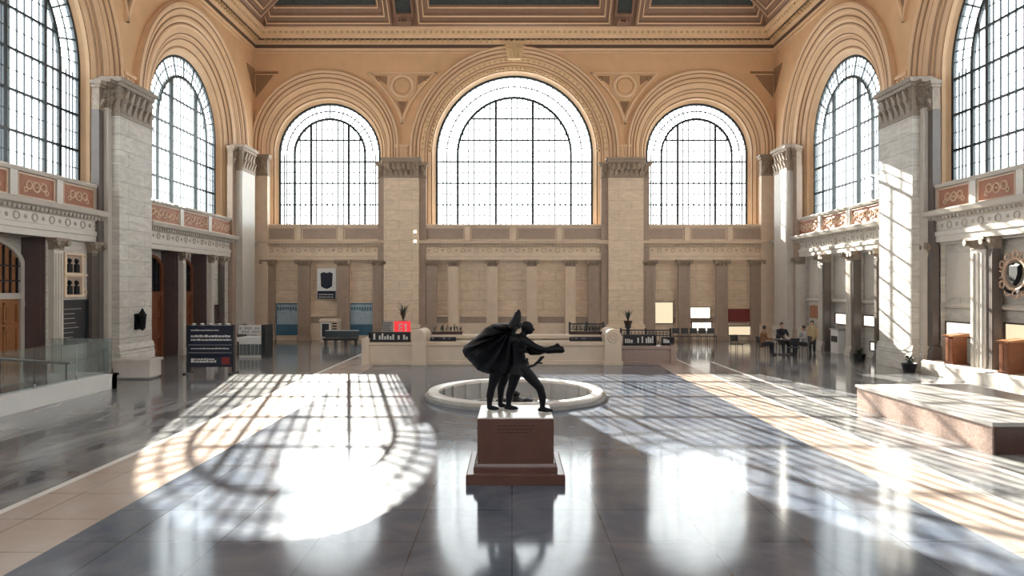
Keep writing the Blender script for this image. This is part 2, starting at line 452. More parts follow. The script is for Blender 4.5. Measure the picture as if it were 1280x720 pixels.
def small_pilaster(parent, mp, u, w, p, z0, z1, mat, capmat, pb=0.0):
    m = MB(mp); ch = .42
    m.box(u-w/2, u+w/2, pb-.03, p, z0+.35, z1-ch)
    m.box(u-w/2-.06, u+w/2+.06, pb-.03, p+.06, z0, z0+.22)
    m.run(u-w/2-.03, u+w/2+.03, [(pb-.03, z0+.22), (p+.04, z0+.22), (p+.02, z0+.36), (pb-.03, z0+.36)])
    for k in (-1, 0, 1):        # fillets on the shaft
        m.box(u+k*w*.28-.03, u+k*w*.28+.03, p-.01, p+.03, z0+.5, z1-ch-.12)
    o = m.build('pilaster', mat, parent)
    c = MB(mp)
    c.box(u-w/2-.02, u+w/2+.02, pb-.03, p+.02, z1-ch, z1-ch+.06)
    c.loft([[(u-w*.48, pb-.03, z1-ch+.06), (u+w*.48, pb-.03, z1-ch+.06), (u+w*.48, p+.01, z1-ch+.06), (u-w*.48, p+.01, z1-ch+.06)],
            [(u-w*.62, pb-.03, z1-.1), (u+w*.62, pb-.03, z1-.1), (u+w*.62, p+.13, z1-.1), (u-w*.62, p+.13, z1-.1)]])
    c.box(u-w*.7, u+w*.7, pb-.03, p+.17, z1-.1, z1)
    for s in (-1, 1):
        c.disc(u+s*w*.56, p+.02, p+.2, z1-.17, .1, 12)
    for k in (-1, 0, 1):
        c.loft([[(u+k*w*.3-.07, p, z1-ch+.08), (u+k*w*.3+.07, p, z1-ch+.08), (u+k*w*.3, p+.06, z1-ch+.08)],
                [(u+k*w*.3-.09, p+.02, z1-.22), (u+k*w*.3+.09, p+.02, z1-.22), (u+k*w*.3, p+.15, z1-.22)]])
    c.build('capital', capmat, o)
    return o

def entablature(parent, mp, u0, u1, zlo, zhi, mat, orn, red, n, blockmat, reliefmat=None, p=0.0, breaks=()):
    """lintel + carved frieze + ledge, and above it the panel course under the windows"""
    m = MB(mp); h = zhi-zlo
    m.run(u0, u1, [(-.3, zlo), (p+.14, zlo), (p+.14, zlo+h*.18), (p+.18, zlo+h*.2), (p+.18, zlo+h*.33), (p+.1, zlo+h*.36), (p+.1, zlo+h*.66),
                   (p+.2, zlo+h*.7), (p+.24, zlo+h*.8), (p+.42, zlo+h*.84), (p+.48, zlo+h*.97), (p+.44, zhi), (-.3, zhi)])
    ent = m.build('entablature', mat, parent)
    o = MB(mp)
    k = 0; step = .42; w = u1-u0; nn = int(w/step)
    for i in range(nn):
        c = u0+w*(i+.5)/nn
        if i % 2 == 0: o.ring(c, p+.11, zlo+h*.51, .13, .03, 10, 4)
        else: o.disc(c, p+.08, p+.15, zlo+h*.51, .11, 6, .03)
    for i in range(nn*2):
        c = u0+w*(i+.5)/(nn*2)
        o.box(c-.055, c+.055, p+.15, p+.28, zlo+h*.7, zlo+h*.8)
    o.build('carved_frieze', orn+'_soft', ent)
    a = MB(mp)
    a.box(u0, u1, -.3, p+.05, zhi, ZS-.12)
    a.run(u0, u1, [(-.9, ZS-.14), (p+.16, ZS-.14), (p+.2, ZS-.04), (p+.14, ZS+.02), (-.9, ZS+.02)])
    bw = .32; pw = (u1-u0-(n+1)*bw)/n
    for i in range(n+1):
        x = u0+i*(pw+bw); a.box(x, x+bw, p, p+.15, zhi, ZS-.1)
    aa = a.build('panel_course', blockmat, parent)
    for i in range(n):
        x0 = u0+bw+i*(pw+bw)+.1; x1 = x0+pw-.2
        q = MB(mp); q.box(x0, x1, p+.03, p+.075, zhi+.08, ZS-.22)
        qq = q.build('frieze_panel', red, aa)
        f = MB(mp)
        z0_, z1_ = zhi+.08, ZS-.22
        for (a0, a1, b0, b1) in ((x0-.04, x1+.04, z1_-.01, z1_+.04), (x0-.04, x1+.04, z0_-.04, z0_+.01), (x0-.04, x0+.01, z0_, z1_), (x1-.01, x1+.04, z0_, z1_)):
            f.box(a0, a1, p+.05, p+.12, b0, b1)
        if reliefmat: scroll_relief(f, x0, x1, z0_+.03, z1_-.03, p+.08)
        f.build('panel_relief', reliefmat or blockmat, aa)
    return ent

def spandrel(parent, mp, u, zt, w, h, s=1.0):
    """triangle frame with a roundel between two arches"""
    m = MB(mp)
    # the sides follow the curve of the arches
    def side(t): return w*(1-t)**1.6+.09
    zz = [i/14 for i in range(15)]
    for sg in (-1, 1):
        L = []
        for t in zz:
            x = sg*side(t); z = zt-h*t
            L.append([(u+x-sg*.0, .0, z), (u+x, .12, z), (u+x+sg*-.14, .12, z), (u+x-sg*.18, .0, z)])
        m.loft(L)
    m.run(u-w-.09, u+w+.09, [(0, zt-.12), (.12, zt-.10), (.12, zt), (0, zt+.05)])
    m.ring(u, .04, zt-.78*s-.06, .66*s, .13*s, 32, 8); m.ring(u, .06, zt-.78*s-.06, .84*s, .05*s, 32, 6)
    m.build('spandrel_frame', 'ochre_light', parent)
    d = MB(mp); d.disc(u, 0, .09, zt-.78*s-.06, .55*s, 32, .45*s); d.build('roundel', 'ochre', parent)
    k = MB(mp)
    for sg in (-1, 1):
        k.prism([(u+sg*(w-.35), zt-.2), (u+sg*.95*s, zt-.2), (u+sg*.98*s, zt-.75*s)], 0, .035)
        k.ring(u+sg*(w*.5+.45*s), .04, zt-.36, .13, .04, 10, 4)
    k.prism([(u-.32, zt-1.75*s-.05), (u+.32, zt-1.75*s-.05), (u, zt-2.5*s-.1)], 0, .035)
    k.ring(u, .04, zt-1.95*s, .12, .04, 10, 4)
    k.build('carved_infill', 'ochre_dark', parent)
    c = MB(mp)     # small carved bracket that the two arches rise from
    zb0 = SPR-.52
    c.box(u-.42, u+.42, 0, .16, zb0, zb0+.2); c.box(u-.34, u+.34, 0, .12, zb0+.2, zb0+.75); c.box(u-.42, u+.42, 0, .2, zb0+.75, zb0+.9)
    for k2 in (-1, 0, 1): c.box(u+k2*.2-.06, u+k2*.2+.06, .1, .2, zb0+.24, zb0+.7)
    c.build('arch_bracket', 'ochre_light', parent)

def keystone(parent, mp, u, z):
    m = MB(mp)
    m.loft([[(u-.42, 0, z-.75), (u+.42, 0, z-.75), (u+.38, .25, z-.75), (u-.38, .25, z-.75)],
            [(u-.6, 0, z+.1), (u+.6, 0, z+.1), (u+.55, .45, z+.1), (u-.55, .45, z+.1)]])
    m.box(u-.68, u+.68, 0, .55, z+.1, z+.25)
    for s in (-1, 0, 1):
        m.ring(u+s*.38, .45, z-.05, .14, .06, 12, 5); m.tube([(u+s*.38, .42, z-.1), (u+s*.32, .33, z-.4), (u+s*.28, .3, z-.7)], .08, 6)
    m.build('keystone', 'gold', parent)

def cornice(parent, mp, u0, u1, mit=1.0):
    P = [(-.2, ZT), (.10, ZT), (.14, ZT+.10), (.10, ZT+.14), (.12, ZT+.36), (.3, ZT+.42), (.36, ZT+.52), (.62, ZT+.56), (.66, ZT+.78), (.74, ZT+.80),
         (.84, ZT+1.02), (.9, ZT+1.04), (.95, ZT+1.18), (.88, ZT+1.24), (-.2, ZT+1.24)]
    m = MB(mp)
    m.loft([[(u0+max(p, 0)*mit, p, z) for p, z in P], [(u1-max(p, 0)*mit, p, z) for p, z in P]])
    c = m.build('cornice', 'ochre_light', parent)
    q = MB(mp); q.box(u0, u1, 0, .128, ZT+.16, ZT+.37); q.box(u0+.4, u1-.4, .4, .635, ZT+.535, ZT+.575); q.build('cornice_shadow_strip', 'cornice_shadow', c)  # dark strips colour in the shadow below the cornice overhang
    o = MB(mp); n = int((u1-u0-1.4)/.34)
    for i in range(n):
        x = u0+.7+(u1-u0-1.4)*(i+.5)/n
        o.ball((x, .79, ZT+.90), .1, 6, 4, (1, .7, 1.1))
        o.box(x-.075, x+.075, .3, .56, ZT+.44, ZT+.55)
    o.build('carved_band', 'gold', c)
    return c

CV = [0]
def cove(parent, mp, u0, u1, bigs, smalls):
    """45 degree coved ceiling edge with framed coffers"""
    c = math.sqrt(.5); L = 4.0
    def cm(u, q, s): return mp(u, .88+s*c+q*c, 19.25+s*c-q*c)
    m = MB(cm)
    e = .88
    m.quad([(u0+e, 0, 0), (u1-e, 0, 0), (u1-e-L*c, 0, L), (u0+e+L*c, 0, L)])
    CV[0] += 1
    o = struct(m.build('trim_%d' % CV[0], 'coffer_frame', None, smooth=False))
    def frame(a, b, s0, s1, big):
        f = MB(cm)
        P = [(0, 0), (0, .20), (.10, .24), (.16, .22), (.20, .12), (.34, .10), (.38, .15), (.46, .14), (.52, .05), (.68, .03), (.72, .08), (.80, .06), (.86, -.04)] if big else [(0, 0), (0, .14), (.08, .16), (.12, .03)]
        loops = []
        ks = 1.45 if big else 1.5
        for off, q in P: loops.append([(a+off, q+.01, s0+off*ks), (b-off, q+.01, s0+off*ks), (b-off, q+.01, s1-off), (a+off, q+.01, s1-off)])
        f.loft(loops, cap=False)
        fo = f.build('coffer_frame', 'coffer_frame', o, sharp=20)
        g = MB(cm); i = P[-1][0]; g.box(a+i-.02, b-i+.02, .0, .02, s0+i*ks-.02, s1-i+.02)
        g.build('coffer_field', 'coffer', fo)
        if big:
            for o0, o1, q in ((.11, .15, .25), (.375, .425, .165), (.72, .76, .095)):
                h = MB(cm); L2 = []
                for off, qq in ((o0, q-.03), (o0, q), (o1, q), (o1, q-.03)): L2.append([(a+off, qq, s0+off*ks), (b-off, qq, s0+off*ks), (b-off, qq, s1-off), (a+off, qq, s1-off)])
                h.loft(L2, cap=False); h.build('coffer_bead', 'ochre_light', fo)
    for a, b in bigs: frame(a, b, .12, 3.4, True)
    for a, b in smalls:
        frame(a, b, .7, 3.0, False)
        br = MB(cm); w = (b-a)/2; cu = (a+b)/2
        br.box(cu-w*.7, cu+w*.7, 0, .26, .14, .42); br.ring(cu-w*.5, .2, .5, .1, .05, 10, 5); br.ring(cu+w*.5, .2, .5, .1, .05, 10, 5)
        br.build('bracket', 'coffer_frame', o)
    return o

# ============================ BACK WALL
def lower_wall(name, mp, u0, u1, niches, mat, z1=ZS, depth=1.4):
    """niches: (u0,u1,recess,top)"""
    m = MB(mp); u = u0
    for a, b, rec, top in sorted(niches):
        m.box(u, a, -depth, 0, 0, z1); m.box(a, b, -depth, 0, top, z1); m.box(a, b, -depth, -rec, 0, top); u = b
    m.box(u, u1, -depth, 0, 0, z1)
    return m.build(name, mat, None, loc=mp((u0+u1)/2, 0, 0))
bl_n = [(-14.9, -13.4, .18, 4.9), (-12.65, -10.9, .18, 4.9), (-10.1, -8.55, .18, 4.9),
        (-4.9, -4.0, .18, 4.9), (-3.25, -1.6, .18, 4.9), (-.9, 1.0, .18, 4.9), (1.6, 3.3, .18, 4.9), (4.0, 4.85, .18, 4.9),
        (8.75, 10.25, .18, 4.9), (11.05, 12.65, .18, 4.9), (13.45, 14.75, .18, 4.9)]
RB = .95
def end_wall(name, mp, niches, mat):
    root = struct(lower_wall(name, mp, XL-1.3, XR+1.3, niches, mat))
    w = MB(mp)
    cs = [(-11.65, 3.25, 4.6), (XC, 5.02, 6.55), (11.8, 3.25, 4.6)]
    edges = [XL, -6.85, 7.05, XR]
    for (cu, R, Ro), a, b in zip(cs, edges, edges[1:]):
        wall_bay(w, a, b, ZS, ZT+.1, cu, SPR+(.45 if R < 4 else 0), min(Ro-.12, cu-a-.01, b-cu-.01))
    w.build('arcade_wall', 'ochre', root, smooth=False)
    for (cu, R, Ro) in cs:
        a = MB(mp); a.arch(cu, SPR, archprof(R, Ro, RB, .45 if R < 4 else 0), leg=ZS-.05, n=56); a.build('archivolt', 'ochre_light', root, sharp=28); arch_shadow_lines(mp, cu, SPR, R, Ro, RB, root, .45 if R < 4 else 0)
    window(mp, cs[0][0], 3.25, RB, [1.2], 2.25)
    window(mp, cs[1][0], 5.02, RB, [1.18], 3.62)
    window(mp, cs[2][0], 3.25, RB, [1.2], 2.25)
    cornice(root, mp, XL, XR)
    return root, cs
back, cs = end_wall('wall_back', mback, bl_n, 'stone')
# carved ring of leaves on the central arch
r = MB(mback)
for i in range(64):
    a = PI*(i+.5)/64
    r.ball((XC+5.32*math.cos(a), -.50, SPR+5.32*math.sin(a)), .10, 6, 4)
for i in range(52):
    a = PI*(i+.5)/52
    r.ball((XC+5.75*math.cos(a), -.12, SPR+5.75*math.sin(a)), .09, 6, 4, (1.3, .6, 1.3))
r.build('carved_arch_ring', 'gold', back)
keystone(back, mback, XC, SPR+6.55-.1)
for u in (-6.85, 7.05): spandrel(back, mback, u, zb(91), 2.1, 3.2)
# half spandrels in the corners
for u, s in ((XL, 1), (XR, -1)):
    m = MB(mback); zt = zb(90)
    m.run(min(u, u+s*1.5), max(u, u+s*1.5), [(0, zt-.1), (.1, zt-.08), (.1, zt+.02), (0, zt+.04)])
    m.prism([(u+s*.1, zt-.2), (u+s*1.2, zt-.2), (u+s*.35, zt-1.3), (u+s*.1, zt-1.6)], 0, .05)
    m.build('corner_spandrel', 'ochre_dark', back)
# moulding line under the cornice
m = MB(mback); m.run(XL, XR, [(0, ZT-.16), (.08, ZT-.14), (.08, ZT-.06), (0, ZT-.02)]); m.build('picture_moulding', 'ochre_light', back)
# lower storey
lb = back
zl0, zl1 = zb(325), zb(301)
for (a, b, n_, br) in ((XL, -7.9, 3, 0), (-5.8, 6.0, 4, 0), (8.1, XR, 3, 0)):
    entablature(lb, mback, a, b, zl0, zl1, 'stone_plain', 'carved', 'terra' if abs(a) > 6 and False else 'stone_dark', n_, 'stone_plain')
dad = MB(mback)
for a, b, rec, top in bl_n:
    dad.box(a, b, -rec, -rec+.1, 0, zb(404)); dad.run(a, b, [(-rec, zb(396)), (-rec+.14, zb(396)), (-rec+.14, zb(394)), (-rec, zb(393))])
dad.build('dado', 'stone_plain', lb)
dd = MB(mback)
for a, b, rec, top in bl_n: dd.box(a+.02, b-.02, -rec, -rec+.05, zb(404), zb(396))
dd.build('dado_band', 'stone_dark', lb)
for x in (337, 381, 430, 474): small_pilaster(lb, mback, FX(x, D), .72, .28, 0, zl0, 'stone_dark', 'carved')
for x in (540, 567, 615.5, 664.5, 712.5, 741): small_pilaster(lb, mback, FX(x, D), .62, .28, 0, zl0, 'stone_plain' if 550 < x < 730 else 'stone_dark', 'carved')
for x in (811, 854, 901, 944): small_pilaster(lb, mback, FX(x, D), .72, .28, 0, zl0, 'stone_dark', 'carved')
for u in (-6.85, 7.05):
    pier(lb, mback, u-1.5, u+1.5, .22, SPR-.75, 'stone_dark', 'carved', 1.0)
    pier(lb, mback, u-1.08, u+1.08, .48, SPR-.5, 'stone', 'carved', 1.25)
for u, s in ((XL, 1), (XR, -1)):
    a, b_ = sorted((u, u+s*.95))
    pier(lb, mback, a, b_, .4, SPR-.3, 'stone_plain', 'carved', 1.3)
cove(back, mback, XL, XR, [(-15.0, -7.3), (-5.75, 6.0), (7.5, 15.2)], [(-7.1, -5.95), (6.2, 7.3)])

# ============================ SIDE WALLS
def side_wall(name, mp, right):
    rec = .7
    w = MB(mp)
    cs = [(7.9, 3.65, 6.1), (21.6, 5.0, 6.35), (35.1, 3.65, 6.1)]
    edges = [YF, 15.0, 28.05, D]
    for (cu, R, Ro), a, b in zip(cs, edges, edges[1:]): wall_bay(w, a, b, ZS, ZT+.1, cu, SPR-.4 if R < 4 else SPR-.25, Ro-.12)
    if right:
        ni = [(14.0, 16.5, .25, 4.9), (17.3, 19.2, .25, 4.9), (20.0, 23.2, .25, 4.9), (24.0, 26.2, .25, 4.9), (30.3, 32.3, .25, 4.9), (33.1, 35.3, .25, 4.9), (36.1, 38.3, .25, 4.9)]
    else:
        ni = [(19.6, 23.6, .85, 5.0), (30.3, 33.0, .85, 5.0), (33.35, 36.05, .85, 5.0), (14, 16.8, .25, 4.9)]
    root = struct(lower_wall(name, mp, YF-1.3, D+1.3, ni, 'lime', depth=1.6))
    lo = root
    w.build('arcade_wall', 'ochre', root, smooth=False)
    for (cu, R, Ro) in cs:
        sp = SPR-.4 if R < 4 else SPR-.25
        a = MB(mp); a.arch(cu, sp, archprof(R, Ro, rec), leg=ZS-.05, n=56); a.build('archivolt', 'ochre_light', root, sharp=28); arch_shadow_lines(mp, cu, sp, R, Ro, rec, root)
        if cu > 10: window(mp, cu, R, rec, [1.3] if R < 4 else [1.1, 3.05], 2.6 if R < 4 else 3.85, fine=.36, spr=sp, fine_w=.022, big=R > 4)
        else: window(mp, cu, R, rec, [1.3], 2.6, spr=sp)
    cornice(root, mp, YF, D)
    for u in (28.5, 14.6): spandrel(root, mp, u, 17.35, 1.9, 3.0)
    m = MB(mp); zt = 17.0
    m.prism([(D-.1, zt-.1), (D-1.3, zt-.1), (D-.5, zt-1.2), (D-.1, zt-1.6)], 0, .06); m.build('corner_spandrel', 'ochre_dark', root)
    m = MB(mp); m.run(YF, D, [(0, ZT-.16), (.08, ZT-.14), (.08, ZT-.06), (0, ZT-.02)]); m.build('picture_moulding', 'ochre_light', root)
    keystone(root, mp, 21.6, SPR+6.05-.05)
    cove(root, mp, YF, D, [(30.5, 40.5), (16, 27), (3, 12)], [(28.4, 29.6), (13.5, 14.7)])
    entablature(lo, mp, 15.0, 26.5, zl0, zl1, 'lime_plain', 'carved_grey', 'terra', 5, 'lime_plain', 'terra_relief')
    entablature(lo, mp, 29.8, D-.3, zl0, zl1, 'lime_plain', 'carved_grey', 'terra', 4, 'lime_plain', 'terra_relief')
    entablature(lo, mp, YF, 13.0, zl0, zl1, 'lime_plain', 'carved_grey', 'terra', 5, 'lime_plain')
    for c0, c1 in ((26.75, 29.15), (13.6, 16.4)):
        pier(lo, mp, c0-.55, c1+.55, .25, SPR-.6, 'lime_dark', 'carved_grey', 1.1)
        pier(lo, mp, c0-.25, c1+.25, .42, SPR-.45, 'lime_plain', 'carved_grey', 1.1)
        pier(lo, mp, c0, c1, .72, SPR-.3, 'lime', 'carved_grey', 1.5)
    pier(lo, mp, 38.7, 41.6, .25, SPR-.5, 'stone_dark', 'carved', 1.1)
    pier(lo, mp, 39.2, 41.1, .62, SPR-.3, 'lime_plain', 'carved', 1.5)
    return root, lo
left, lleft = side_wall('wall_left', mleft, False)
right, lright = side_wall('wall_right', mright, True)
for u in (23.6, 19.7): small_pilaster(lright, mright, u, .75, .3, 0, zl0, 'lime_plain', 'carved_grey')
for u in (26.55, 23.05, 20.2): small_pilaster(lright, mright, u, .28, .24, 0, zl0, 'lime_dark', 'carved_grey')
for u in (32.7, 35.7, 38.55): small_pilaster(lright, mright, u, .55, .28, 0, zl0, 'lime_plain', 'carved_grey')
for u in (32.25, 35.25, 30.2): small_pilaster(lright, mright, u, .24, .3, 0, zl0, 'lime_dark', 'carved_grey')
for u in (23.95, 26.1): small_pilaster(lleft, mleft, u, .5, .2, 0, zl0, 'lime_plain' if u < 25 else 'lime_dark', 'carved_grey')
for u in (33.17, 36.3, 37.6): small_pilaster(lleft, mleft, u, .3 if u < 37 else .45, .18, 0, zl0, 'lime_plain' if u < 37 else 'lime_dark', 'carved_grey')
# dado ledges and plinth on the right
m = MB(mright)
for a, b in ((20.0, 23.2), (24.0, 26.2), (30.3, 32.3), (33.1, 35.3), (36.1, 38.3)):
    m.run(a, b, [(-.27, 2.5), (-.1, 2.52), (-.06, 2.6), (-.12, 2.68), (-.27, 2.68)])
    m.box(a+.12, b-.12, -.27, -.2, 2.9, 4.55)
m.build('dado_ledge', 'lime_plain', lright)
m = MB(mright); m.run(17.0, 26.1, [(0, 0), (.75, 0), (.75, .42), (.68, .5), (-.0, .5)]); struct(m.build('trim_9', 'lime_plain', None))

# ============================ FRONT WALL (behind the camera) and ceiling
front, _ = end_wall('wall_front', mfront, [], 'stone')
lf = front
entablature(lf, mfront, XL, XR, zl0, zl1, 'stone_plain', 'carved', 'stone_dark', 9, 'stone_plain')
cz = 19.25+4*math.sqrt(.5)
e = .88+4*math.sqrt(.5)
m = MB(); m.box(XL+e-.05, XR-e+.05, YF+e-3, D-e+.05, cz-.01, cz+.3)
ceil = struct(m.build('ceiling', 'coffer_frame', loc=(0, 20, cz)))
m = MB(); m.box(XL-1.5, XR+1.5, YF-1.5, D+1.5, cz+.3, cz+.5); m.build('roof_deck', 'stone_dark', ceil)
m = MB(ident)
for mpf, a, b in ((mback, XL-1.3, XR+1.3), (mfront, XL-1.3, XR+1.3), (mleft, YF-1.3, D+1.3), (mright, YF-1.3, D+1.3)):
    q = MB(mpf); q.box(a, b, -1.5, -.25, ZT+.15, cz+.3); off = len(m.v); m.v += q.v; m.f += [[i+off for i in f] for f in q.f]
m.build('attic_wall', 'stone_dark', ceil)

for a, b, rec in ((19.6, 23.6, .85), (30.3, 33.0, .85), (33.35, 36.05, .85)):
    for x0, x1 in ((a, a+.03), (b-.03, b)):
        m = MB(mleft); m.box(x0, x1, -rec+.0, -.03, 0, 5.0)
        for z0, z1 in ((.5, 2.6), (2.8, 4.7)): m.box(x0-(.02 if x0 > a else -.02), x1-(.02 if x0 > a else -.02), -rec+.12, -.16, z0, z1)
        m.build('door_reveal', 'reveal', lleft)
# split helper: every box its own part
def pieces(boxes, name, mat, parent, mp=ident):
    for b_ in boxes: MB(mp).box(*b_).build(name, mat, parent, smooth=False)
# ============================ DOORS ON THE LEFT
def door(n, u, hw, recess, ztop, spr, mat, mp=mleft, panels=True, dark=False):
    root = sroot('door_%d' % n, mp(u, -recess, 0))
    p = -recess
    def curve(r, k=1.0, zb_=0.0):
        h = (ztop-spr)*(r/hw)
        return [(u-r, zb_)]+[(u-r*math.cos(PI*i/24), spr+h*math.sin(PI*i/24)) for i in range(25)]+[(u+r, zb_)]
    f = MB(mp)
    o, i_ = curve(hw+.0), curve(hw-.2)
    f.loft([[(a, p, z) for a, z in o], [(a, p+.14, z) for a, z in o], [(a, p+.14, z) for a, z in i_], [(a, p+.02, z) for a, z in i_]], closed=False, cap=False)
    f.box(u-hw+.2, u+hw-.2, p, p+.16, 2.88, 3.08)
    f.build('door_frame', 'lime_plain' if not dark else 'wood', root)
    # grille / fanlight above the transom
    g = MB(mp); c = curve(hw-.2, zb_=3.05); g.f.append([g.pt(a, p+.03, z) for a, z in c]); 
    g.build('fanlight', 'wood_l' if not dark else 'black', root, smooth=False)
    b = MB(mp); nb = int(hw*2/.3)
    for k in range(1, nb):
        x = -hw+2*hw*k/nb
        if abs(x) > hw-.25: continue
        zt = spr+(ztop-spr)*math.sqrt(max(0, 1-(x/(hw-.15))**2))
        b.box(u+x-.025, u+x+.025, p+.04, p+.1, 3.08, zt-.1)
    for z in (3.5, 4.0): b.box(u-hw+.2, u+hw-.2, p+.04, p+.11, z-.025, z+.025)
    b.build('fanlight_bar', 'black', root)
    for s in (-1, 1):
        l = MB(mp); x0, x1 = sorted((u+s*.015, u+s*(hw-.2)))
        l.box(x0, x1, p+.0, p+.07, .02, 2.88)
        m_ = (x1-x0)
        nn = 2 if m_ > 1.2 else 1
        for q in range(nn):
            a = x0+m_*q/nn+.12; b_ = x0+m_*(q+1)/nn-.12
            for z0, z1 in ((.2, .9), (1.0, 1.95), (2.05, 2.75)):
                for (c0, c1, e0, e1) in ((a, b_, z1-.06, z1), (a, b_, z0, z0+.06), (a, a+.06, z0, z1), (b_-.06, b_, z0, z1)): l.box(c0, c1, p+.06, p+.12, e0, e1)
                l.box(a+.14, b_-.14, p+.06, p+.095, z0+.14, z1-.14)
        L = l.build('door_leaf', mat, root)
        h = MB(mp); h.box(u+s*.12-.03, u+s*.12+.03, p+.07, p+.1, .95, 1.3); h.tube([mp(u+s*.12, p+.09, 1.0) for _ in (0,)]+[mp(u+s*.12, p+.16, 1.0)], .015) if False else None
        h.box(u+s*.12-.015, u+s*.12+.015, p+.1, p+.16, 1.0, 1.03); h.box(u+s*.12-.015, u+s*.12+.015, p+.1, p+.16, 1.22, 1.25); h.box(u+s*.12-.018, u+s*.12+.018, p+.15, p+.18, .98, 1.27)
        h.build('door_handle', 'steel', L)
door(1, 21.6, 1.98, .85, 4.95, 4.0, 'wood_l')
door(2, 31.65, 1.3, .85, 4.85, 4.15, 'wood', dark=True)
door(3, 34.7, 1.3, .85, 4.85, 4.15, 'wood', dark=True)

# ============================ PEDESTAL AND STATUE
d0 = 11.25; PX = FX(644.3, 11.6)
t = thing('statue_pedestal', 'rose-brown marble pedestal with stepped base carrying the bronze statue', 'pedestal', (PX, d0+.82, 0))
def sq_prof(m, cx, cy, prof):
    m.loft([[(cx-w_, cy-w_, z), (cx+w_, cy-w_, z), (cx+w_, cy+w_, z), (cx-w_, cy+w_, z)] for w_, z in prof])
m = MB(); sq_prof(m, PX, d0+.82, [(.82, 0), (.82, .15), (.80, .17), (.80, .17)]); m.build('base_step', 'rose', t)
m = MB(); sq_prof(m, PX, d0+.82, [(.70, .17), (.70, .25), (.685, .27), (.67, .31), (.655, .32)]); m.build('base_moulding', 'rose', t)
m = MB(); sq_prof(m, PX, d0+.82, [(.64, .32), (.64, 1.055)])
m.build('shaft', 'rose', t)
m = MB(); sq_prof(m, PX, d0+.82, [(.635, 1.055), (.635, 1.068), (.628, 1.075)]); o = m.build('top_slab', 'wmarble', t); o['label'] = 'white marble top slab'
for k in range(3):   # worn inscription, three incised lines of marks
    m = MB()
    z = .93-k*.055; x = PX-.3
    while x < PX+.3-(k == 2)*.12:
        wd = random.uniform(.02, .06); m.box(x, x+wd, d0+.82-.643, d0+.82-.638, z, z+.018); x += wd+.018
    m.build('inscription_line', 'dmarble', t)

SD = 12.15; SK = SD/F
def SP(x, y, dy=0):     # statue points read from the photograph's silhouette, dy = offset in depth
    return Vector(((x-640)*SK, SD+dy, H-(y-360)*SK))
def capsule(m, a, b, ra, rb, n=12):
    a = Vector(a); b = Vector(b); t_ = (b-a)
    if t_.length < 1e-5: return
    t_.normalize(); up = Vector((0, 0, 1)) if abs(t_.z) < .9 else Vector((1, 0, 0))
    x = t_.cross(up).normalized(); y = x.cross(t_)
    R = []
    for i in range(4): 
        th = PI/2*(1-i/4); R.append((a-t_*ra*math.sin(th), max(ra*math.cos(th), .001)))
    R += [(a, ra), (b, rb)]
    for i in range(1, 5):
        th = PI/2*i/4; R.append((b+t_*rb*math.sin(th), max(rb*math.cos(th), .001)))
    m.loft([[tuple(c+(x*math.cos(2*PI*k/n)+y*math.sin(2*PI*k/n))*r) for k in range(n)] for c, r in R])
def chain(m, pts, rs):
    for a, b, ra, rb in zip(pts, pts[1:], rs, rs[1:]): capsule(m, a, b, ra, rb)
def fused(m, name, mat, parent, voxel=.014, it=4, fac=.5):
    o = m.build(name, mat, parent)
    md = o.modifiers.new('r', 'REMESH'); md.mode = 'VOXEL'; md.voxel_size = voxel; md.use_smooth_shade = True
    ms = o.modifiers.new('s', 'SMOOTH'); ms.factor = fac; ms.iterations = it
    dg = bpy.context.evaluated_depsgraph_get(); me = bpy.data.meshes.new_from_object(o.evaluated_get(dg))
    o.modifiers.clear(); o.data = me
    return o
def hand(m, w, fwd, side, s=1.0, curl=.5):
    """palm with four unequal bent fingers and a thumb; w wrist, fwd finger direction, side = thumb side"""
    fwd = Vector(fwd).normalized(); side = Vector(side).normalized(); nrm = fwd.cross(side).normalized()
    w = Vector(w); pc = w+fwd*.05*s
    for k in (-1, 0, 1): capsule(m, w+side*.012*k*s, w+fwd*.085*s+side*.024*k*s, .017*s, .014*s, 8)
    for k, L in zip((1.5, .5, -.5, -1.5), (.066, .075, .070, .055)):
        b = w+fwd*.09*s+side*.019*k*s; d1 = (fwd+nrm*curl*.5).normalized(); d2 = (fwd*.5+nrm*curl*1.4).normalized()
        k1 = b+d1*L*.5*s; capsule(m, b, k1, .0095*s, .009*s, 8); capsule(m, k1, k1+d2*L*.5*s, .009*s, .0075*s, 8)
    b = w+fwd*.03*s+side*.026*s; k1 = b+(fwd*.5+side).normalized()*.035*s
    capsule(m, b, k1, .012*s, .010*s, 8); capsule(m, k1, k1+(fwd+side*.3+nrm*curl*.5).normalized()*.03*s, .010*s, .008*s, 8)

ft = 1.075
t = thing('bronze_statue', 'near-black bronze statue of a cloaked striding pair on the rose-brown pedestal', 'statue', (PX, SD, ft))
G = ft
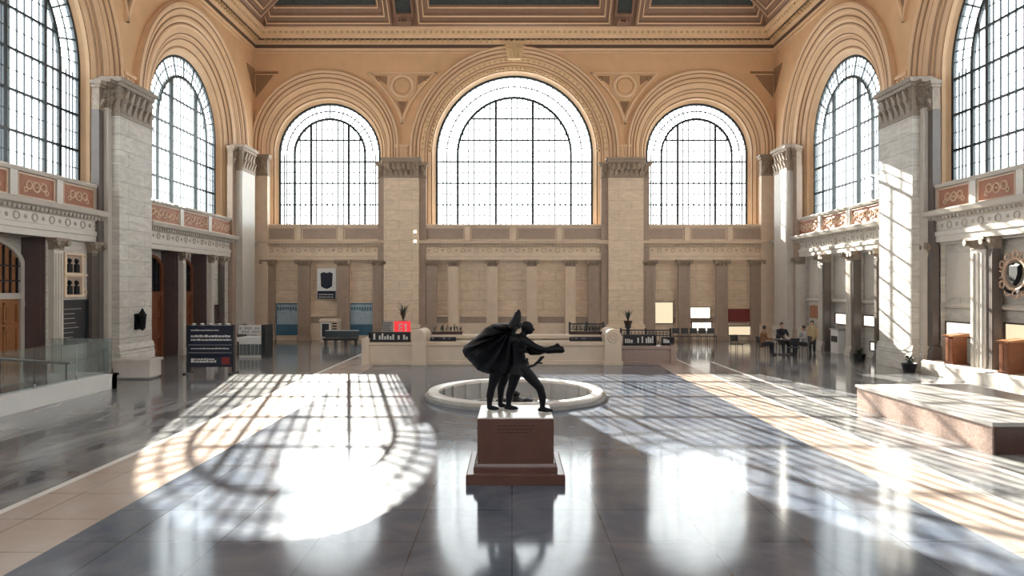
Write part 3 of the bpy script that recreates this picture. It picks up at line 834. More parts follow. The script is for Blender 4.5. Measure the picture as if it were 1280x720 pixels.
# front figure: leaning, striding to the right
m = MB()
hip = SP(650, 457, -.08)
chain(m, [hip, SP(647, 441, -.10), SP(648, 427, -.12)], [.135, .125, .155])
capsule(m, SP(641, 424, -.2), SP(655, 425, -.02), .085, .085)
chain(m, [SP(648, 424, -.12), SP(654, 417.5, -.13), SP(658, 412, -.14)], [.08, .055, .06])
m.ball(SP(659.8, 409.3, -.14), .098, 14, 10, (1, .85, 1.15))                       # head
m.ball(SP(661.5, 413, -.14), .068, 10, 6, (1.05, .8, .9))                           # jaw
capsule(m, SP(665.5, 409.3, -.14), SP(667.4, 411.4, -.14), .014, .020, 8)            # nose
capsule(m, SP(663.5, 407.6, -.17), SP(664, 407.6, -.11), .018, .018, 8)              # brow
for s in (-1, 1): m.ball(SP(658.5, 410, -.14+s*.085), .022, 8, 5, (1, .5, 1.4))     # ears
capsule(m, SP(665, 414.5, -.17), SP(665, 414.5, -.11), .012, .012, 8)                # mouth
m.ball(SP(657.5, 407.6, -.14), .10, 12, 7, (1, .95, 1))                              # short hair
# right leg forward
chain(m, [SP(653, 459, -.14), SP(664, 471, -.18), SP(674.5, 483, -.20)], [.115, .10, .075])
chain(m, [SP(674.5, 483, -.20), SP(677.5, 494, -.19), Vector((SP(677.5, 500).x, SD-.18, G+.09))], [.075, .07, .045])
ank = Vector((SP(677.5, 0).x, SD-.18, G+.085))
chain(m, [ank, Vector((ank.x, ank.y, G+.045)), Vector((ank.x+.07, ank.y-.02, G+.04)), Vector((ank.x+.16, ank.y-.03, G+.03))], [.045, .045, .042, .03])
chain(m, [Vector((ank.x, ank.y, G+.045)), Vector((ank.x-.05, ank.y, G+.04))], [.042, .035])
# trailing leg
chain(m, [SP(648, 460, -.02), SP(643, 472, .0), SP(640, 484, .02)], [.115, .10, .078])
ank = Vector((SP(635.5, 0).x, SD+.05, G+.09))
chain(m, [SP(640, 484, .02), SP(637, 494, .035), ank], [.076, .072, .045])
chain(m, [ank, Vector((ank.x, ank.y, G+.045)), Vector((ank.x+.07, ank.y-.02, G+.04)), Vector((ank.x+.15, ank.y-.03, G+.03))], [.045, .045, .042, .03])
chain(m, [Vector((ank.x, ank.y, G+.045)), Vector((ank.x-.05, ank.y, G+.04))], [.042, .035])
# arms: both reach forward, hands close on the object held out
wr = SP(689, 434.5, -.22)
chain(m, [SP(655, 424, -.22), SP(668, 432, -.26), SP(679, 436, -.25), wr], [.078, .062, .052, .036])
hand(m, wr, (1, 0, .1), (0, -.2, 1), .95, -1.0)
wl = SP(683, 437.5, -.12)
chain(m, [SP(652, 426, -.03), SP(664, 440, .0), SP(674, 440, -.06), wl], [.075, .06, .05, .036])
hand(m, wl, (1, -.2, .1), (0, .3, 1), .95, 1.0)
fused(m, 'front_figure', 'bronze', t)
b = MB()   # belt, satchel strap and coat skirt of the front figure
b.loft([[(hip.x+r*math.cos(2*PI*k/20)-.01*zz, hip.y+r*.9*math.sin(2*PI*k/20), hip.z+zz+.012*math.sin(k*2.4)) for k in range(20)] for r, zz in ((.20, -.13), (.17, 0), (.145, .1), (.15, .13), (.14, .135))])
b.build('coat_skirt', 'bronze', t)
g = MB()   # the object held out in both hands: a long case with a rounded head
g.tube([SP(668, 435.5, -.22), SP(684, 436.5, -.21), SP(694, 435, -.20), SP(702.5, 436, -.20)], [.04, .062, .075, .06], 12)
g.tube([SP(694, 433, -.20), SP(697.5, 429, -.20)], [.05, .035], 8)
g.tube([SP(701, 434, -.20), SP(703.3, 439, -.20)], [.04, .028], 8)
g.build('held_object', 'bronze', t)
g = MB()   # sheathed blade hanging below the arm
g.tube([SP(655, 459, -.2), SP(667, 455, -.2), SP(673, 450, -.2), SP(677, 445, -.2)], [.02, .022, .028, .03], 8)
g.tube([SP(671.5, 452, -.2), SP(677.5, 452.5, -.2)], [.018, .016], 6); g.tube([SP(676, 447, -.2), SP(679, 444, -.2)], [.016, .026], 6)
g.build('hilt', 'bronze', t)
# rear figure: upright, hooded, one arm on the other's shoulder
m = MB()
hr = SP(628, 455, .12)
chain(m, [hr, SP(630, 438, .12), SP(634, 420, .10)], [.15, .15, .16])
capsule(m, SP(628, 416, .0), SP(640, 416, .16), .075, .075)
chain(m, [SP(637, 416, .08), SP(643, 408, .08)], [.075, .06])
m.ball(SP(645.8, 404, .08), .085, 14, 9, (.9, .85, 1.15)); capsule(m, SP(651, 404, .08), SP(652.6, 406.5, .08), .012, .018, 8)
for s in (-1, 1): m.ball(SP(645, 404.5, .08+s*.07), .02, 8, 5, (1, .5, 1.4))
m.ball(SP(647.8, 408, .08), .055, 10, 6)
chain(m, [SP(640, 417, .0), SP(646, 428, -.06), SP(651, 436, -.28)], [.075, .058, .036]); hand(m, SP(651, 436, -.28), (.9, 0, -.3), (0, -.3, 1), .9, -.8)
chain(m, [SP(622, 460, .10), SP(618, 473, .08), SP(614.5, 485, .06)], [.115, .10, .072])
ank = Vector((SP(611.5, 0).x, SD+.05, G+.09))
chain(m, [SP(614.5, 485, .06), SP(612.5, 495, .055), ank], [.072, .07, .045])
chain(m, [ank, Vector((ank.x, ank.y, G+.045)), Vector((ank.x+.07, ank.y-.03, G+.04)), Vector((ank.x+.15, ank.y-.05, G+.03))], [.045, .045, .042, .03])
ank = Vector((SP(625, 0).x, SD+.26, G+.09))
chain(m, [SP(630, 460, .18), SP(630, 474, .22), SP(626, 487, .25), ank], [.115, .095, .07, .045])
chain(m, [ank, Vector((ank.x, ank.y, G+.045)), Vector((ank.x+.14, ank.y-.03, G+.03))], [.045, .045, .03])
fused(m, 'rear_figure', 'bronze', t)
m = MB()   # peaked hood
hc = SP(645.5, 404, .08)
R = []
for (x, y, r, ry) in ((637, 417, .12, .15), (640, 410, .12, .13), (643.5, 403, .115, .115), (645.8, 397, .088, .08), (646.8, 392, .066, .055), (647, 389.2, .042, .035), (647.1, 388, .015, .012)):
    c = SP(x, y, .08); R.append([(c.x+r*math.cos(2*PI*k/16), c.y+ry*math.sin(2*PI*k/16), c.z+.02*math.cos(2*PI*k/16)) for k in range(16)])
m.loft(R); m.build('hood', 'bronze', t)
# cloak: cloth gathered at the shoulders, blown out behind in deep folds
neck = SP(638, 413, .04)
out = [(648, 408), (638, 404.5), (627, 404), (616, 405), (607, 410), (599, 417.5), (588, 427), (579.5, 433.5), (577.6, 439), (581, 446), (589, 454), (597, 463), (606, 466.5), (616, 468.5), (627, 469), (638, 467), (648, 464), (654, 456)]
m = MB(); K = 9; n = len(out)*3-2
def outp(tt):
    k = min(int(tt), len(out)-2); f_ = tt-k; a, b_ = out[k], out[k+1]; return a[0]+(b_[0]-a[0])*f_, a[1]+(b_[1]-a[1])*f_
for side in (-1, 1):
    G_ = []
    for j in range(n):
        x, y = outp(j/3); e_ = SP(x, y, .06); row = []
        for i in range(K+1):
            f_ = i/K; q = neck.lerp(e_, f_)
            bul = math.sin(PI*min(f_*.93+.07, 1))**.7*(.20+.06*math.sin(j*.9))+.012
            fold = .035*f_*math.sin(j*1.5+side)
            row.append((q.x, q.y+side*(bul+abs(fold)) , q.z))
        G_.append([m.pt(*r) for r in row])
    for a, b_ in zip(G_, G_[1:]):
        for i in range(K): m.f.append([a[i], a[i+1], b_[i+1], b_[i]])
    G0 = G_ if side == -1 else G0
    if side == 1:
        for a, b_, c, d in zip(G0, G0[1:], G_, G_[1:]): m.f.append([a[K], b_[K], d[K], c[K]])
        for a, c in ((G0[0], G_[0]), (G0[-1], G_[-1])):
            for i in range(K): m.f.append([a[i], a[i+1], c[i+1], c[i]])
cl = m.build('cloak', 'bronze', t, sharp=60)

# ============================ SUNKEN ROUND BASIN
t = thing('round_basin', 'round sunken basin with a broad pale marble kerb behind the statue', 'fountain', (RC.x, RC.y, 0))
m = MB(); m.lathe(RC.x, RC.y, [(2.60, 0), (2.60, .08), (2.72, .08), (2.72, .0)], 72, cap=False); m.build('outer_step', 'gmarble', t)
m = MB(); m.lathe(RC.x, RC.y, [(2.61, .08), (2.64, .16), (2.60, .2), (2.36, .2), (2.31, .17), (2.31, .1)], 72, cap=False); m.build('kerb', 'wmarble', t)
m = MB(); m.lathe(RC.x, RC.y, [(2.32, .15), (2.32, -.42)], 72, cap=False)
for k in range(24):
    a = 2*PI*k/24; m.box(RC.x+2.29*math.cos(a)-.02, RC.x+2.29*math.cos(a)+.02, RC.y+2.29*math.sin(a)-.02, RC.y+2.29*math.sin(a)+.02, -.4, .12)
m.build('inner_wall', 'gmarble', t)
m = MB(); m.lathe(RC.x, RC.y, [(2.34, -.46), (2.34, -.42), (.01, -.40)], 72, cap=False); m.build('basin_floor', 'wmarble', t)
t = thing('reflection_rosette', 'dark leafy rosette added for dark reflections at the centre of the round basin', 'reflection shape', (RC.x, RC.y, -.41))  # added shape that stands for dark reflections in the basin
m = MB(); m.lathe(RC.x, RC.y, [(.3, -.41), (.3, -.3), (.2, -.22), (.1, .0), (.16, .06), (.05, .14)], 20); m.build('rosette_hub', 'bronze', t)
for k in range(8):
    a = 2*PI*k/8; m = MB(); L = 1.35 if k % 4 == 0 else .8; ca, sa = math.cos(a), math.sin(a); R = []
    for i in range(7):
        f_ = i/6; wd = .03+.22*math.sin(PI*(f_*.9+.05)); r = .2+(L-.2)*f_; z = -.36+.22*math.sin(PI*f_*.8)
        R.append([(RC.x+r*ca-wd*sa, RC.y+r*sa+wd*ca, z-.03), (RC.x+r*ca, RC.y+r*sa, z+.03), (RC.x+r*ca+wd*sa, RC.y+r*sa-wd*ca, z-.03), (RC.x+r*ca, RC.y+r*sa, z-.05)])
    m.loft(R); m.build('leaf', 'bronze', t)

# ============================ INFORMATION COUNTER in the middle of the hall
CD = FD(455.5)       # distance of its front face
def cx(x): return FX(x, CD)
def cz_(y, d=None): return FZ(y, d or CD)
t = thing('marble_enclosure', 'long cream marble enclosure with scroll ends in the middle of the hall', 'counter', (cx(648), CD+1.5, 0))
pf = [(0, 0), (0, .10), (.06, .16), (.06, .85), (.0, .92), (-.04, .97), (-.04, 1.08), (.3, 1.08), (.3, 0)]
def front(m, a, b, prof, dy=0): m.loft([[(a, CD+dy+p, z) for p, z in prof], [(b, CD+dy+p, z) for p, z in prof]])
m = MB(); front(m, cx(517), cx(757), [(-.02, 0), (-.02, .12), (.04, .17), (.04, .76), (-.02, .8), (-.02, .9), (.05, .93), (.05, .98), (.35, .98), (.35, 0)]); m.build('front_wall', 'cmarble', t)
zt = cz_(420)
m = MB(); front(m, cx(537), cx(754), [(.8, 0), (.8, zt-.22), (.72, zt-.15), (.72, zt-.04), (.78, zt), (1.3, zt), (1.3, 0)]); m.build('rear_wall', 'cmarble', t)
m = MB(); front(m, cx(455), cx(518), [(-.1, 0), (-.1, .12), (-.04, .17), (-.04, .80), (-.1, .84), (-.1, .93), (.0, .95), (.4, .95), (.4, 0)])
m.box(cx(453), cx(462), CD-.16, CD+2.6, 0, cz_(423)); m.build('left_wing', 'cmarble', t)
m = MB(); front(m, cx(772), cx(843), [(-.05, 0), (-.05, .1), (0, .14), (0, .62), (-.05, .66), (-.05, .78), (.0, .8), (.5, .8), (.5, 0)])
m.box(cx(838), cx(845), CD-.1, CD+2.6, 0, .84); m.build('right_wing', 'granite', t)
def scroll_end(x0, x1, ytop, dn=0):
    m = MB(); a, b = cx(x0), cx(x1); z = cz_(ytop); c = (a+b)/2; hw = (b-a)/2; R = []
    L = [(-hw, 0), (-hw, z-hw*.9)]+[(-hw*math.cos(PI*i/12), z-hw*.9+hw*.9*math.sin(PI*i/12)) for i in range(13)]+[(hw, 0)]
    m.loft([[(c+u, CD-.25, q) for u, q in L], [(c+u, CD+1.6, q) for u, q in L]])
    m.box(a-.05, b+.05, CD-.3, CD+1.6, 0, .14)
    o = m.build('scroll_end', 'cmarble', t)
    m = MB(); m.mp = ident; m.ring(c, CD-.25, z-hw*.95, hw*.6, hw*.12, 20, 6); m.ring(c, CD-.25, z-hw*.95, hw*.25, hw*.1, 14, 6); m.build('volute', 'cmarble', o)
scroll_end(516, 533, 412); scroll_end(755, 776, 411)
# trays of dark leafy plants and brochures along the counters
def planter(x0, x1, y0, y1, dy, label, n=10, tall=.2):
    d = CD+dy; a, b = FX(x0, d), FX(x1, d); z0 = zt; z1 = FZ(y0-3, d)
    t = thing('planter_box', label, 'planter', ((a+b)/2, d, z0))
    m = MB(); m.box(a, b, d-.12, d+.12, z0, z0+.12); m.box(a-.02, b+.02, d-.14, d+.14, z0+.1, z0+.13); m.build('trough', 'dmarble', t)
    m = MB()
    for i in range(int((b-a)/.05)):
        u = a+.04+(b-a-.08)*random.random(); v = d+random.uniform(-.09, .09); h = (z1-z0-.1)*random.uniform(.6, 1); an = random.random()*6.3; l = random.uniform(.05, .13)
        p0 = Vector((u, v, z0+.1)); p1 = Vector((u+l*.4*math.cos(an), v+l*.4*math.sin(an), z0+.1+h*.7)); p2 = Vector((u+l*math.cos(an), v+l*math.sin(an), z0+.1+h))
        wv = Vector((-math.sin(an), math.cos(an), 0))*.03
        m.loft([[tuple(p0), tuple(p0+Vector((0, 0, .01))), tuple(p0+wv*.3)], [tuple(p1-wv), tuple(p1+Vector((0, 0, .015))), tuple(p1+wv)], [tuple(p2-wv*.1), tuple(p2+Vector((0, 0, .004))), tuple(p2+wv*.1)]])
    m.build('foliage', 'leaf', t, smooth=False)
def on(z, y0): return z
planter(540, 578, 408, 420, 1.0, 'trough of dark plants on the upper marble wall, left of the statue')
planter(711, 752, 408, 420, 1.0, 'trough of dark plants on the upper marble wall, right of the statue')
# brochure racks standing on the low wings
def rack(x0, x1, z0, z1, dy, label, cards):
    d = CD+dy; a, b = FX(x0, d), FX(x1, d)
    t = thing('brochure_rack', label, 'rack', ((a+b)/2, d, z0))
    m = MB(); m.box(a, b, d-.08, d+.16, z0, z0+.04); m.box(a, b, d+.12, d+.15, z0, z1)
    m.box(a, a+.04, d-.08, d+.15, z0, z1); m.box(b-.04, b, d-.08, d+.15, z0, z1); m.box(a, b, d-.08, d-.05, z0, z0+.1); m.box(a, b, d+.02, d+.15, z1-.05, z1); m.build('frame', 'black', t)
    for i in range(cards):
        if random.random() < .3: continue
        u = a+.08+(b-a-.16)*i/cards; pieces([(u, u+(b-a)/cards*.6, d-.0, d+.03, z0+.04, z0+(z1-z0)*random.uniform(.5, .85))], 'brochure', 'offwhite', t)
rack(461, 513, .95, 1.37, .12, 'black brochure rack on the left wing of the marble enclosure', 14)
rack(538, 570, .98, 1.15, .14, 'low black card rack on the front marble wall, left of the statue', 12)
rack(712, 752, .98, 1.15, .14, 'low black card rack on the front marble wall, right of the statue', 14)
rack(779, 820, .80, 1.25, .2, 'black brochure rack on the granite right wing of the enclosure', 14)
rack(827, 842, .80, 1.15, .2, 'small black rack at the outer end of the granite wing', 4)
# dark railings behind
def railing(x0, x1, y0, y1, d, label):
    a, b = FX(x0, d), FX(x1, d); z1 = FZ(y0, d)
    t = thing('iron_railing', label, 'railing', ((a+b)/2, d, 0))
    pieces([(a, b, d-.03, d+.03, z1-.06, z1), (a, b, d-.02, d+.02, .12, .16), (a, b, d-.02, d+.02, z1-.3, z1-.26)], 'rail', 'black', t)
    n = int((b-a)/.16)
    m = MB()
    for i in range(n+1):
        x = a+(b-a)*i/n; m.box(x-.012, x+.012, d-.012, d+.012, .12, z1-.05)
    for i in range(n): m.ring(a+(b-a)*(i+.5)/n, d, z1-.17, .055, .012, 8, 4)
    m.build('baluster', 'black', t)
    pieces([(x-.04, x+.04, d-.04, d+.04, 0, z1+.06) for x in (a, b, (a+b)/2)], 'post', 'black', t)
railing(712, 754, 404, 420, CD+2.6, 'black iron railing behind the enclosure, right of the statue')
railing(776, 838, 412, 425, CD+2.6, 'black iron railing behind the granite wing of the enclosure')

# red sign with a gate number
d = CD+1.9; a, b = FX(493, d), FX(513, d); z0, z1 = FZ(417, d), FZ(401.5, d)
t = thing('gate_sign', 'red illuminated sign reading E1 above the marble enclosure', 'sign', ((a+b)/2, d, 0))
m = MB(); m.box(a, b, d-.06, d+.06, z0, z1); m.build('sign_face', 'red', t)
m = MB(); 
h = z1-z0; e0 = a+(b-a)*.30; e1 = a+(b-a)*.52
m.box(e0, e0+.045, d-.075, d-.055, z0+h*.2, z1-h*.2)
for k in (0, .5, 1): zz = z0+h*.2+(h*.6-.045)*k; m.box(e0, e1, d-.075, d-.055, zz, zz+.045)
o1 = a+(b-a)*.70; m.box(o1, o1+.05, d-.075, d-.055, z0+h*.2, z1-h*.2); m.prism([(o1, z1-h*.2), (o1, z1-h*.32), (o1-.06, z1-h*.38), (o1-.06, z1-h*.33)], d-.075, d-.055)
m.build('lettering', 'white', t, smooth=False)
pieces([(a+.03, a+.09, d-.03, d+.03, 0, z0), (b-.09, b-.03, d-.03, d+.03, 0, z0)], 'post', 'black', t)
a2, b2 = FX(478, d), FX(491, d)
t = thing('notice_sign', 'small grey notice sign on posts, left of the red E1 sign', 'sign', ((a2+b2)/2, d, 0))
m = MB(); m.box(a2, b2, d-.04, d+.04, z0, z1); m.build('panel', 'gmarble', t)
pieces([(a2+.03, a2+.08, d-.02, d+.02, 0, z0), (b2-.08, b2-.03, d-.02, d+.02, 0, z0)], 'post', 'black', t)
m = MB()
for k in range(5):
    z = z1-.07-k*.085; m.box(a2+.05, b2-.05-random.uniform(0, .12), d-.05, d-.038, z-.03, z)
m.build('printed_line', 'black', t)
# dark spiky plant standing on a column of the counter
def spiky(xc, ybase, ytop, d, wpx, label, zped=0):
    x = FX(xc, d); zb_ = FZ(ybase, d); zt_ = FZ(ytop, d)
    t = thing('potted_plant', label, 'potted plant', (x, d, 0))
    m = MB(); m.lathe(x, d, [(.14, 0), (.14, .05), (.10, .1), (.09, zb_-.35), (.16, zb_-.3), (.16, zb_-.26)], 16); m.build('stand', 'black', t)
    m = MB(); m.lathe(x, d, [(.13, zb_-.26), (.2, zb_-.02), (.22, zb_), (.17, zb_), (.1, zb_-.05)], 16); m.build('pot', 'dmarble', t)
    m = MB(); hw = wpx*d/F/2
    for i in range(26):
        an = random.random()*6.28; l = hw*random.uniform(.3, 1); h = (zt_-zb_)*random.uniform(.45, 1)
        w_ = Vector((-math.sin(an), math.cos(an), 0))*.035; p0 = Vector((x, d, zb_-.03)); p1 = Vector((x+l*.35*math.cos(an), d+l*.35*math.sin(an), zb_+h*.6)); p2 = Vector((x+l*math.cos(an), d+l*math.sin(an), zb_+h))
        m.loft([[tuple(p0-w_*.5), tuple(p0+Vector((0, .01, .0))), tuple(p0+w_*.5)], [tuple(p1-w_), tuple(p1+Vector((.0, .01, .01))), tuple(p1+w_)], [tuple(p2-w_*.1), tuple(p2+Vector((0, .003, .003))), tuple(p2+w_*.1)]])
    m.build('foliage', 'leaf', t, smooth=False)
spiky(504, 401, 376, CD+2.4, 24, 'dark spiky potted plant on a stand behind the red E1 sign')
spiky(785, 401, 386, CD+2.9, 20, 'low dark spiky potted plant on a stand behind the right scroll end')

# ============================ THINGS ALONG THE BACK WALL
def wx(x, p): return FX(x, D-p)
def wz(y, p): return FZ(y, D-p)
def poster(xa, xb, ya, yb, label):
    p = .0
    a, b = wx(xa, p), wx(xb, p); z0, z1 = wz(yb, p), wz(ya, p)
    t = thing('display_screen', label, 'screen', ((a+b)/2, D, z0))
    m = MB(mback); m.box(a, b, -.18, .0, z0, z1); m.build('casing', 'blue', t)
    m = MB(mback); h = z1-z0; m.box(a+.06, b-.06, -.01, .015, z0+h*.34, z1-h*.04); m.build('picture', 'bluel', t, smooth=False)
    m = MB(mback); 
    for k in range(9):
        x = a+.08+(b-a-.16)*k/9; m.box(x, x+(b-a)/9*.6, .012, .02, z1-h*.2-random.uniform(0, .1), z1-h*.12)
    for k in range(2): m.box(a+.1, b-.2, -.005, .012, z0+h*(.12+.1*k), z0+h*(.15+.1*k))
    m.build('printed_line', 'blue', t)
poster(345, 377, 379, 419, 'pale blue display screen on the back wall, the left one of two')
poster(437.5, 470, 379, 419, 'pale blue display screen on the back wall beside the left pier')
a, b = wx(396, .1), wx(420, .1); z0, z1 = wz(374, .1), wz(335.5, .1)
t = thing('crest_poster', 'white framed poster with a dark crest hanging high on the back wall', 'poster', ((a+b)/2, D, z0))
m = MB(mback); m.box(a, b, .0, .05, z0, z1); m.build('board', 'white', t)
c = (a+b)/2; h = z1-z0
m = MB(mback); m.box(a+.03, b-.03, .045, .06, z0+.02, z0+h*.27)
m.prism([(c-.38, z1-h*.16), (c-.2, z1-h*.12), (c, z1-h*.15), (c+.2, z1-h*.12), (c+.38, z1-h*.16), (c+.34, z0+h*.42), (c+.15, z0+h*.36), (c, z0+h*.33), (c-.15, z0+h*.36), (c-.34, z0+h*.42)], .045, .07)
m.build('crest', 'navy', t)
m = MB(mback)
for k in range(2):
    x = a+.12
    while x < b-.2: wd = random.uniform(.05, .12); m.box(x, x+wd, .055, .068, z0+.1+k*.16, z0+.16+k*.16); x += wd+.04
m.build('lettering', 'offwhite', t)
# kiosk
d = 40.6; a, b = FX(398, d), FX(423, d); z1 = FZ(398.5, d)
t = thing('ticket_kiosk', 'cream ticket kiosk with a dark screen below the crest poster', 'kiosk', ((a+b)/2, d+.4, 0))
m = MB(); m.box(a+.05, b-.05, d+.1, d+.8, 0, z1-.15); m.loft([[(a, d, z1-.15), (b, d, z1-.15), (b, d+.85, z1-.15), (a, d+.85, z1-.15)], [(a+.08, d+.08, z1), (b-.08, d+.08, z1), (b-.08, d+.8, z1), (a+.08, d+.8, z1)]]); m.build('body', 'cmarble', t)
m = MB(); m.box(a+.2, a+.62, d+.04, d+.12, .35, z1-.3); m.build('screen', 'black', t)
m = MB()
for (u0, u1, v0, v1) in ((a+.12, a+.2, .3, z1-.22), (a+.62, a+.7, .3, z1-.22), (a+.12, a+.7, z1-.3, z1-.22)): m.box(u0, u1, d+.02, d+.12, v0, v1)
m.build('screen_frame', 'white', t)
m = MB()
for k in range(5): m.box(a+.8, b-.12, d+.05, d+.12, .45+k*.16, .53+k*.16)
m.build('slot', 'dmarble', t)

# lit ticket counters along the back wall and the right wall
def ticket(name, label, mp, u0, u1, zs, p=0.0, mat='lit', frame='dmarble', bars=0):
    t = thing('lit_panel', label, 'lit panel', mp((u0+u1)/2, p, zs[0]))
    m = MB(mp); e_ = .05; z0, z1 = zs
    m.box(u0, u1, p-.28, p-.04, z0, z1); m.build('back_box', frame, t)
    m = MB(mp); m.box(u0+e_, u1-e_, p-.05, p-.01, z0+e_, z1-e_); m.build('light_diffuser', mat, t, smooth=False)
    m = MB(mp)
    for (a0, a1, b0, b1) in ((u0, u1, z1-e_, z1), (u0, u1, z0, z0+e_), (u0, u0+e_, z0, z1), (u1-e_, u1, z0, z1)): m.box(a0, a1, p-.05, p+.03, b0, b1)
    for k in range(bars): x = u0+(u1-u0)*(k+1)/(bars+1); m.box(x-.015, x+.015, p-.02, p+.01, z0, z1)
    m.build('frame', frame, t)
ticket('w', 'tall warm glowing panel added for a sun patch, leftmost low on the right of the back wall', mback, wx(813, 0), wx(842, 0), (zb(405), zb(377)), .0, 'lit_y')  # glow put in for a warm patch of sunlight on the wall
ticket('w', 'upper bright panel of the two stacked ones on the back wall', mback, wx(862, 0), wx(888.5, 0), (zb(398.5), zb(383.5)), .0)
ticket('w', 'lower bright panel of the two stacked ones on the back wall', mback, wx(864, 0), wx(890, 0), (zb(414.5), zb(402)), .0, bars=1)
a, b = wx(909, 0), wx(940, 0)
ticket('w', 'warm yellow lit counter front below the dark red board', mback, a, b, (zb(419.5), zb(407)), .1, 'lit_y', bars=0)
t = tag(MB(mback).box(a+.05, b-.05, .0, .06, zb(402), zb(386)).build('notice_board', 'dkred'), 'dark red board on the back wall above the yellow lit counter', 'notice board')

# right wall: ticket windows of the far bay
ticket('w', 'bright ticket window in the middle panel of the far right wall', mright, 33.5, 34.9, (FZ(405, 35), FZ(391.5, 34)), -.12)
ticket('w', 'bright ticket window in the panel beside the right pier', mright, 30.5, 32.1, (1.45, 2.0), -.12)
ticket('w', 'small low lit opening under the ticket window beside the right pier', mright, 30.6, 31.5, (.35, .8), -.12)
ticket('w', 'dim warm lit opening low in the corner panel of the right wall', mright, 36.4, 38.0, (.62, 1.15), -.12, 'lit_y', bars=2)
ticket('w', 'bright ticket window behind the left one of two wooden stands', mright, 24.15, 26.0, (1.45, 2.0), -.12)
ticket('w', 'bright ticket window behind the right one of two wooden stands', mright, 20.6, 22.9, (1.5, 2.1), -.12, 'lit_y')
m = MB(mright); m.box(36.6, 37.9, -.3, -.12, 1.6, 2.3)
tag(m.build('picture_board', 'terra'), 'reddish-brown picture board in the corner panel of the right wall', 'picture board')
m = MB(mright); 
t = thing('ticket_machine', 'white ticket machine with a dark screen under the middle ticket window', 'ticket machine', mright(34.2, .05, 0))
m.box(33.8, 34.6, -.2, .25, 0, 1.15); m.build('body', 'white', t)
m = MB(mright); m.box(33.9, 34.5, .24, .28, .55, .85); m.build('screen', 'black', t)
m = MB(mright); m.box(33.75, 34.65, -.2, .3, 1.15, 1.22); m.build('lid', 'steel', t)
# wooden stands on the plinth
def stand(u, label):
    t = thing('wooden_stand', label, 'wooden stand', mright(u, .3, .5))
    z = .5; m = MB(mright)
    m.box(u-.24, u+.24, .0, .58, z, z+.06); m.box(u-.21, u+.21, .04, .54, z+.06, z+1.0); m.build('cabinet', 'wood', t)
    pieces([(a0, a1, .54, .565, z+.12, z+.9) for (a0, a1) in ((u-.19, u-.02), (u+.02, u+.19))], 'door_panel', 'wood', t, mright)
    m = MB(mright); m.loft([[(u-.27, -.02, z+1.0), (u+.27, -.02, z+1.0), (u+.27, .62, z+1.0), (u-.27, .62, z+1.0)], [(u-.27, -.02, z+1.12), (u+.27, -.02, z+1.12), (u+.27, .62, z+1.04), (u-.27, .62, z+1.04)]]); m.build('sloping_top', 'wood_l', t)
stand(24.75, 'red-brown wooden stand on the right wall plinth, the one nearer the pier'); stand(22.0, 'red-brown wooden stand at the right edge below the crest relief')
# crest relief on right wall
u = 22.2
t = thing('crest_relief', 'dark bronze shield on carved scrollwork high on the right wall', 'wall relief', mright(u, 0, 2.9))
m = MB(mright); m.ring(u, .04, 3.7, .5, .045, 28, 6)
for k in range(12):
    a = 2*PI*k/12; m.ring(u+.7*math.cos(a), .03, 3.7+.66*math.sin(a), .12, .035, 10, 5)
m.build('scrollwork', 'terra_relief', t)
m = MB(mright)
m.loft([[(u+a, p, 3.7+b) for a, b in [(q[0]*k, q[1]*k) for q in ((-.26, .3), (-.1, .35), (0, .31), (.1, .35), (.26, .3), (.27, .02), (.16, -.24), (0, -.38), (-.16, -.24), (-.27, .02))]] for p, k in ((.0, 1), (.08, 1), (.13, .8))])
m.build('shield', 'bronze', t)
m = MB(mright); m.loft([[(u-.42+.84*f, .05+.05*math.sin(f*9), 3.2-.16*math.sin(f*PI)+d_) for d_ in (0, .09)]+[(u-.42+.84*f, .08+.05*math.sin(f*9), 3.2-.16*math.sin(f*PI)+d_) for d_ in (.09, 0)] for f in [k/12 for k in range(13)]])
m.build('ribbon', 'bronze', t)
# low planters by the right pier
for (u, lb_) in ((26.3, 'dark low plant tub at the foot of the right pier, nearer the camera'), (30.0, 'dark low plant tub at the far side of the right pier')):
    x, y, z = mright(u, 1.1 if u < 28 else 1.15, 0)
    t = thing('plant_tub', lb_, 'plant tub', (x, y, 0))
    m = MB(); m.lathe(x, y, [(.2, 0), (.28, .34), (.3, .36), (.24, .36), (.2, .3)], 18); m.build('tub', 'black', t)
    m = MB()
    for i in range(50):
        an = random.random()*6.28; l = random.uniform(.1, .3); h = random.uniform(.1, .3); w_ = Vector((-math.sin(an), math.cos(an), 0))*.03
        p0 = Vector((x, y, .33)); p1 = Vector((x+l*.6*math.cos(an), y+l*.6*math.sin(an), .33+h)); p2 = Vector((x+l*math.cos(an), y+l*math.sin(an), .33+h*.8))
        m.loft([[tuple(p0-w_), tuple(p0+Vector((0, 0, .01))), tuple(p0+w_)], [tuple(p1-w_), tuple(p1+Vector((0, 0, .01))), tuple(p1+w_)], [tuple(p2-w_*.1), tuple(p2+Vector((0, 0, .004))), tuple(p2+w_*.1)]])
    m.build('foliage', 'leaf', t, smooth=False)

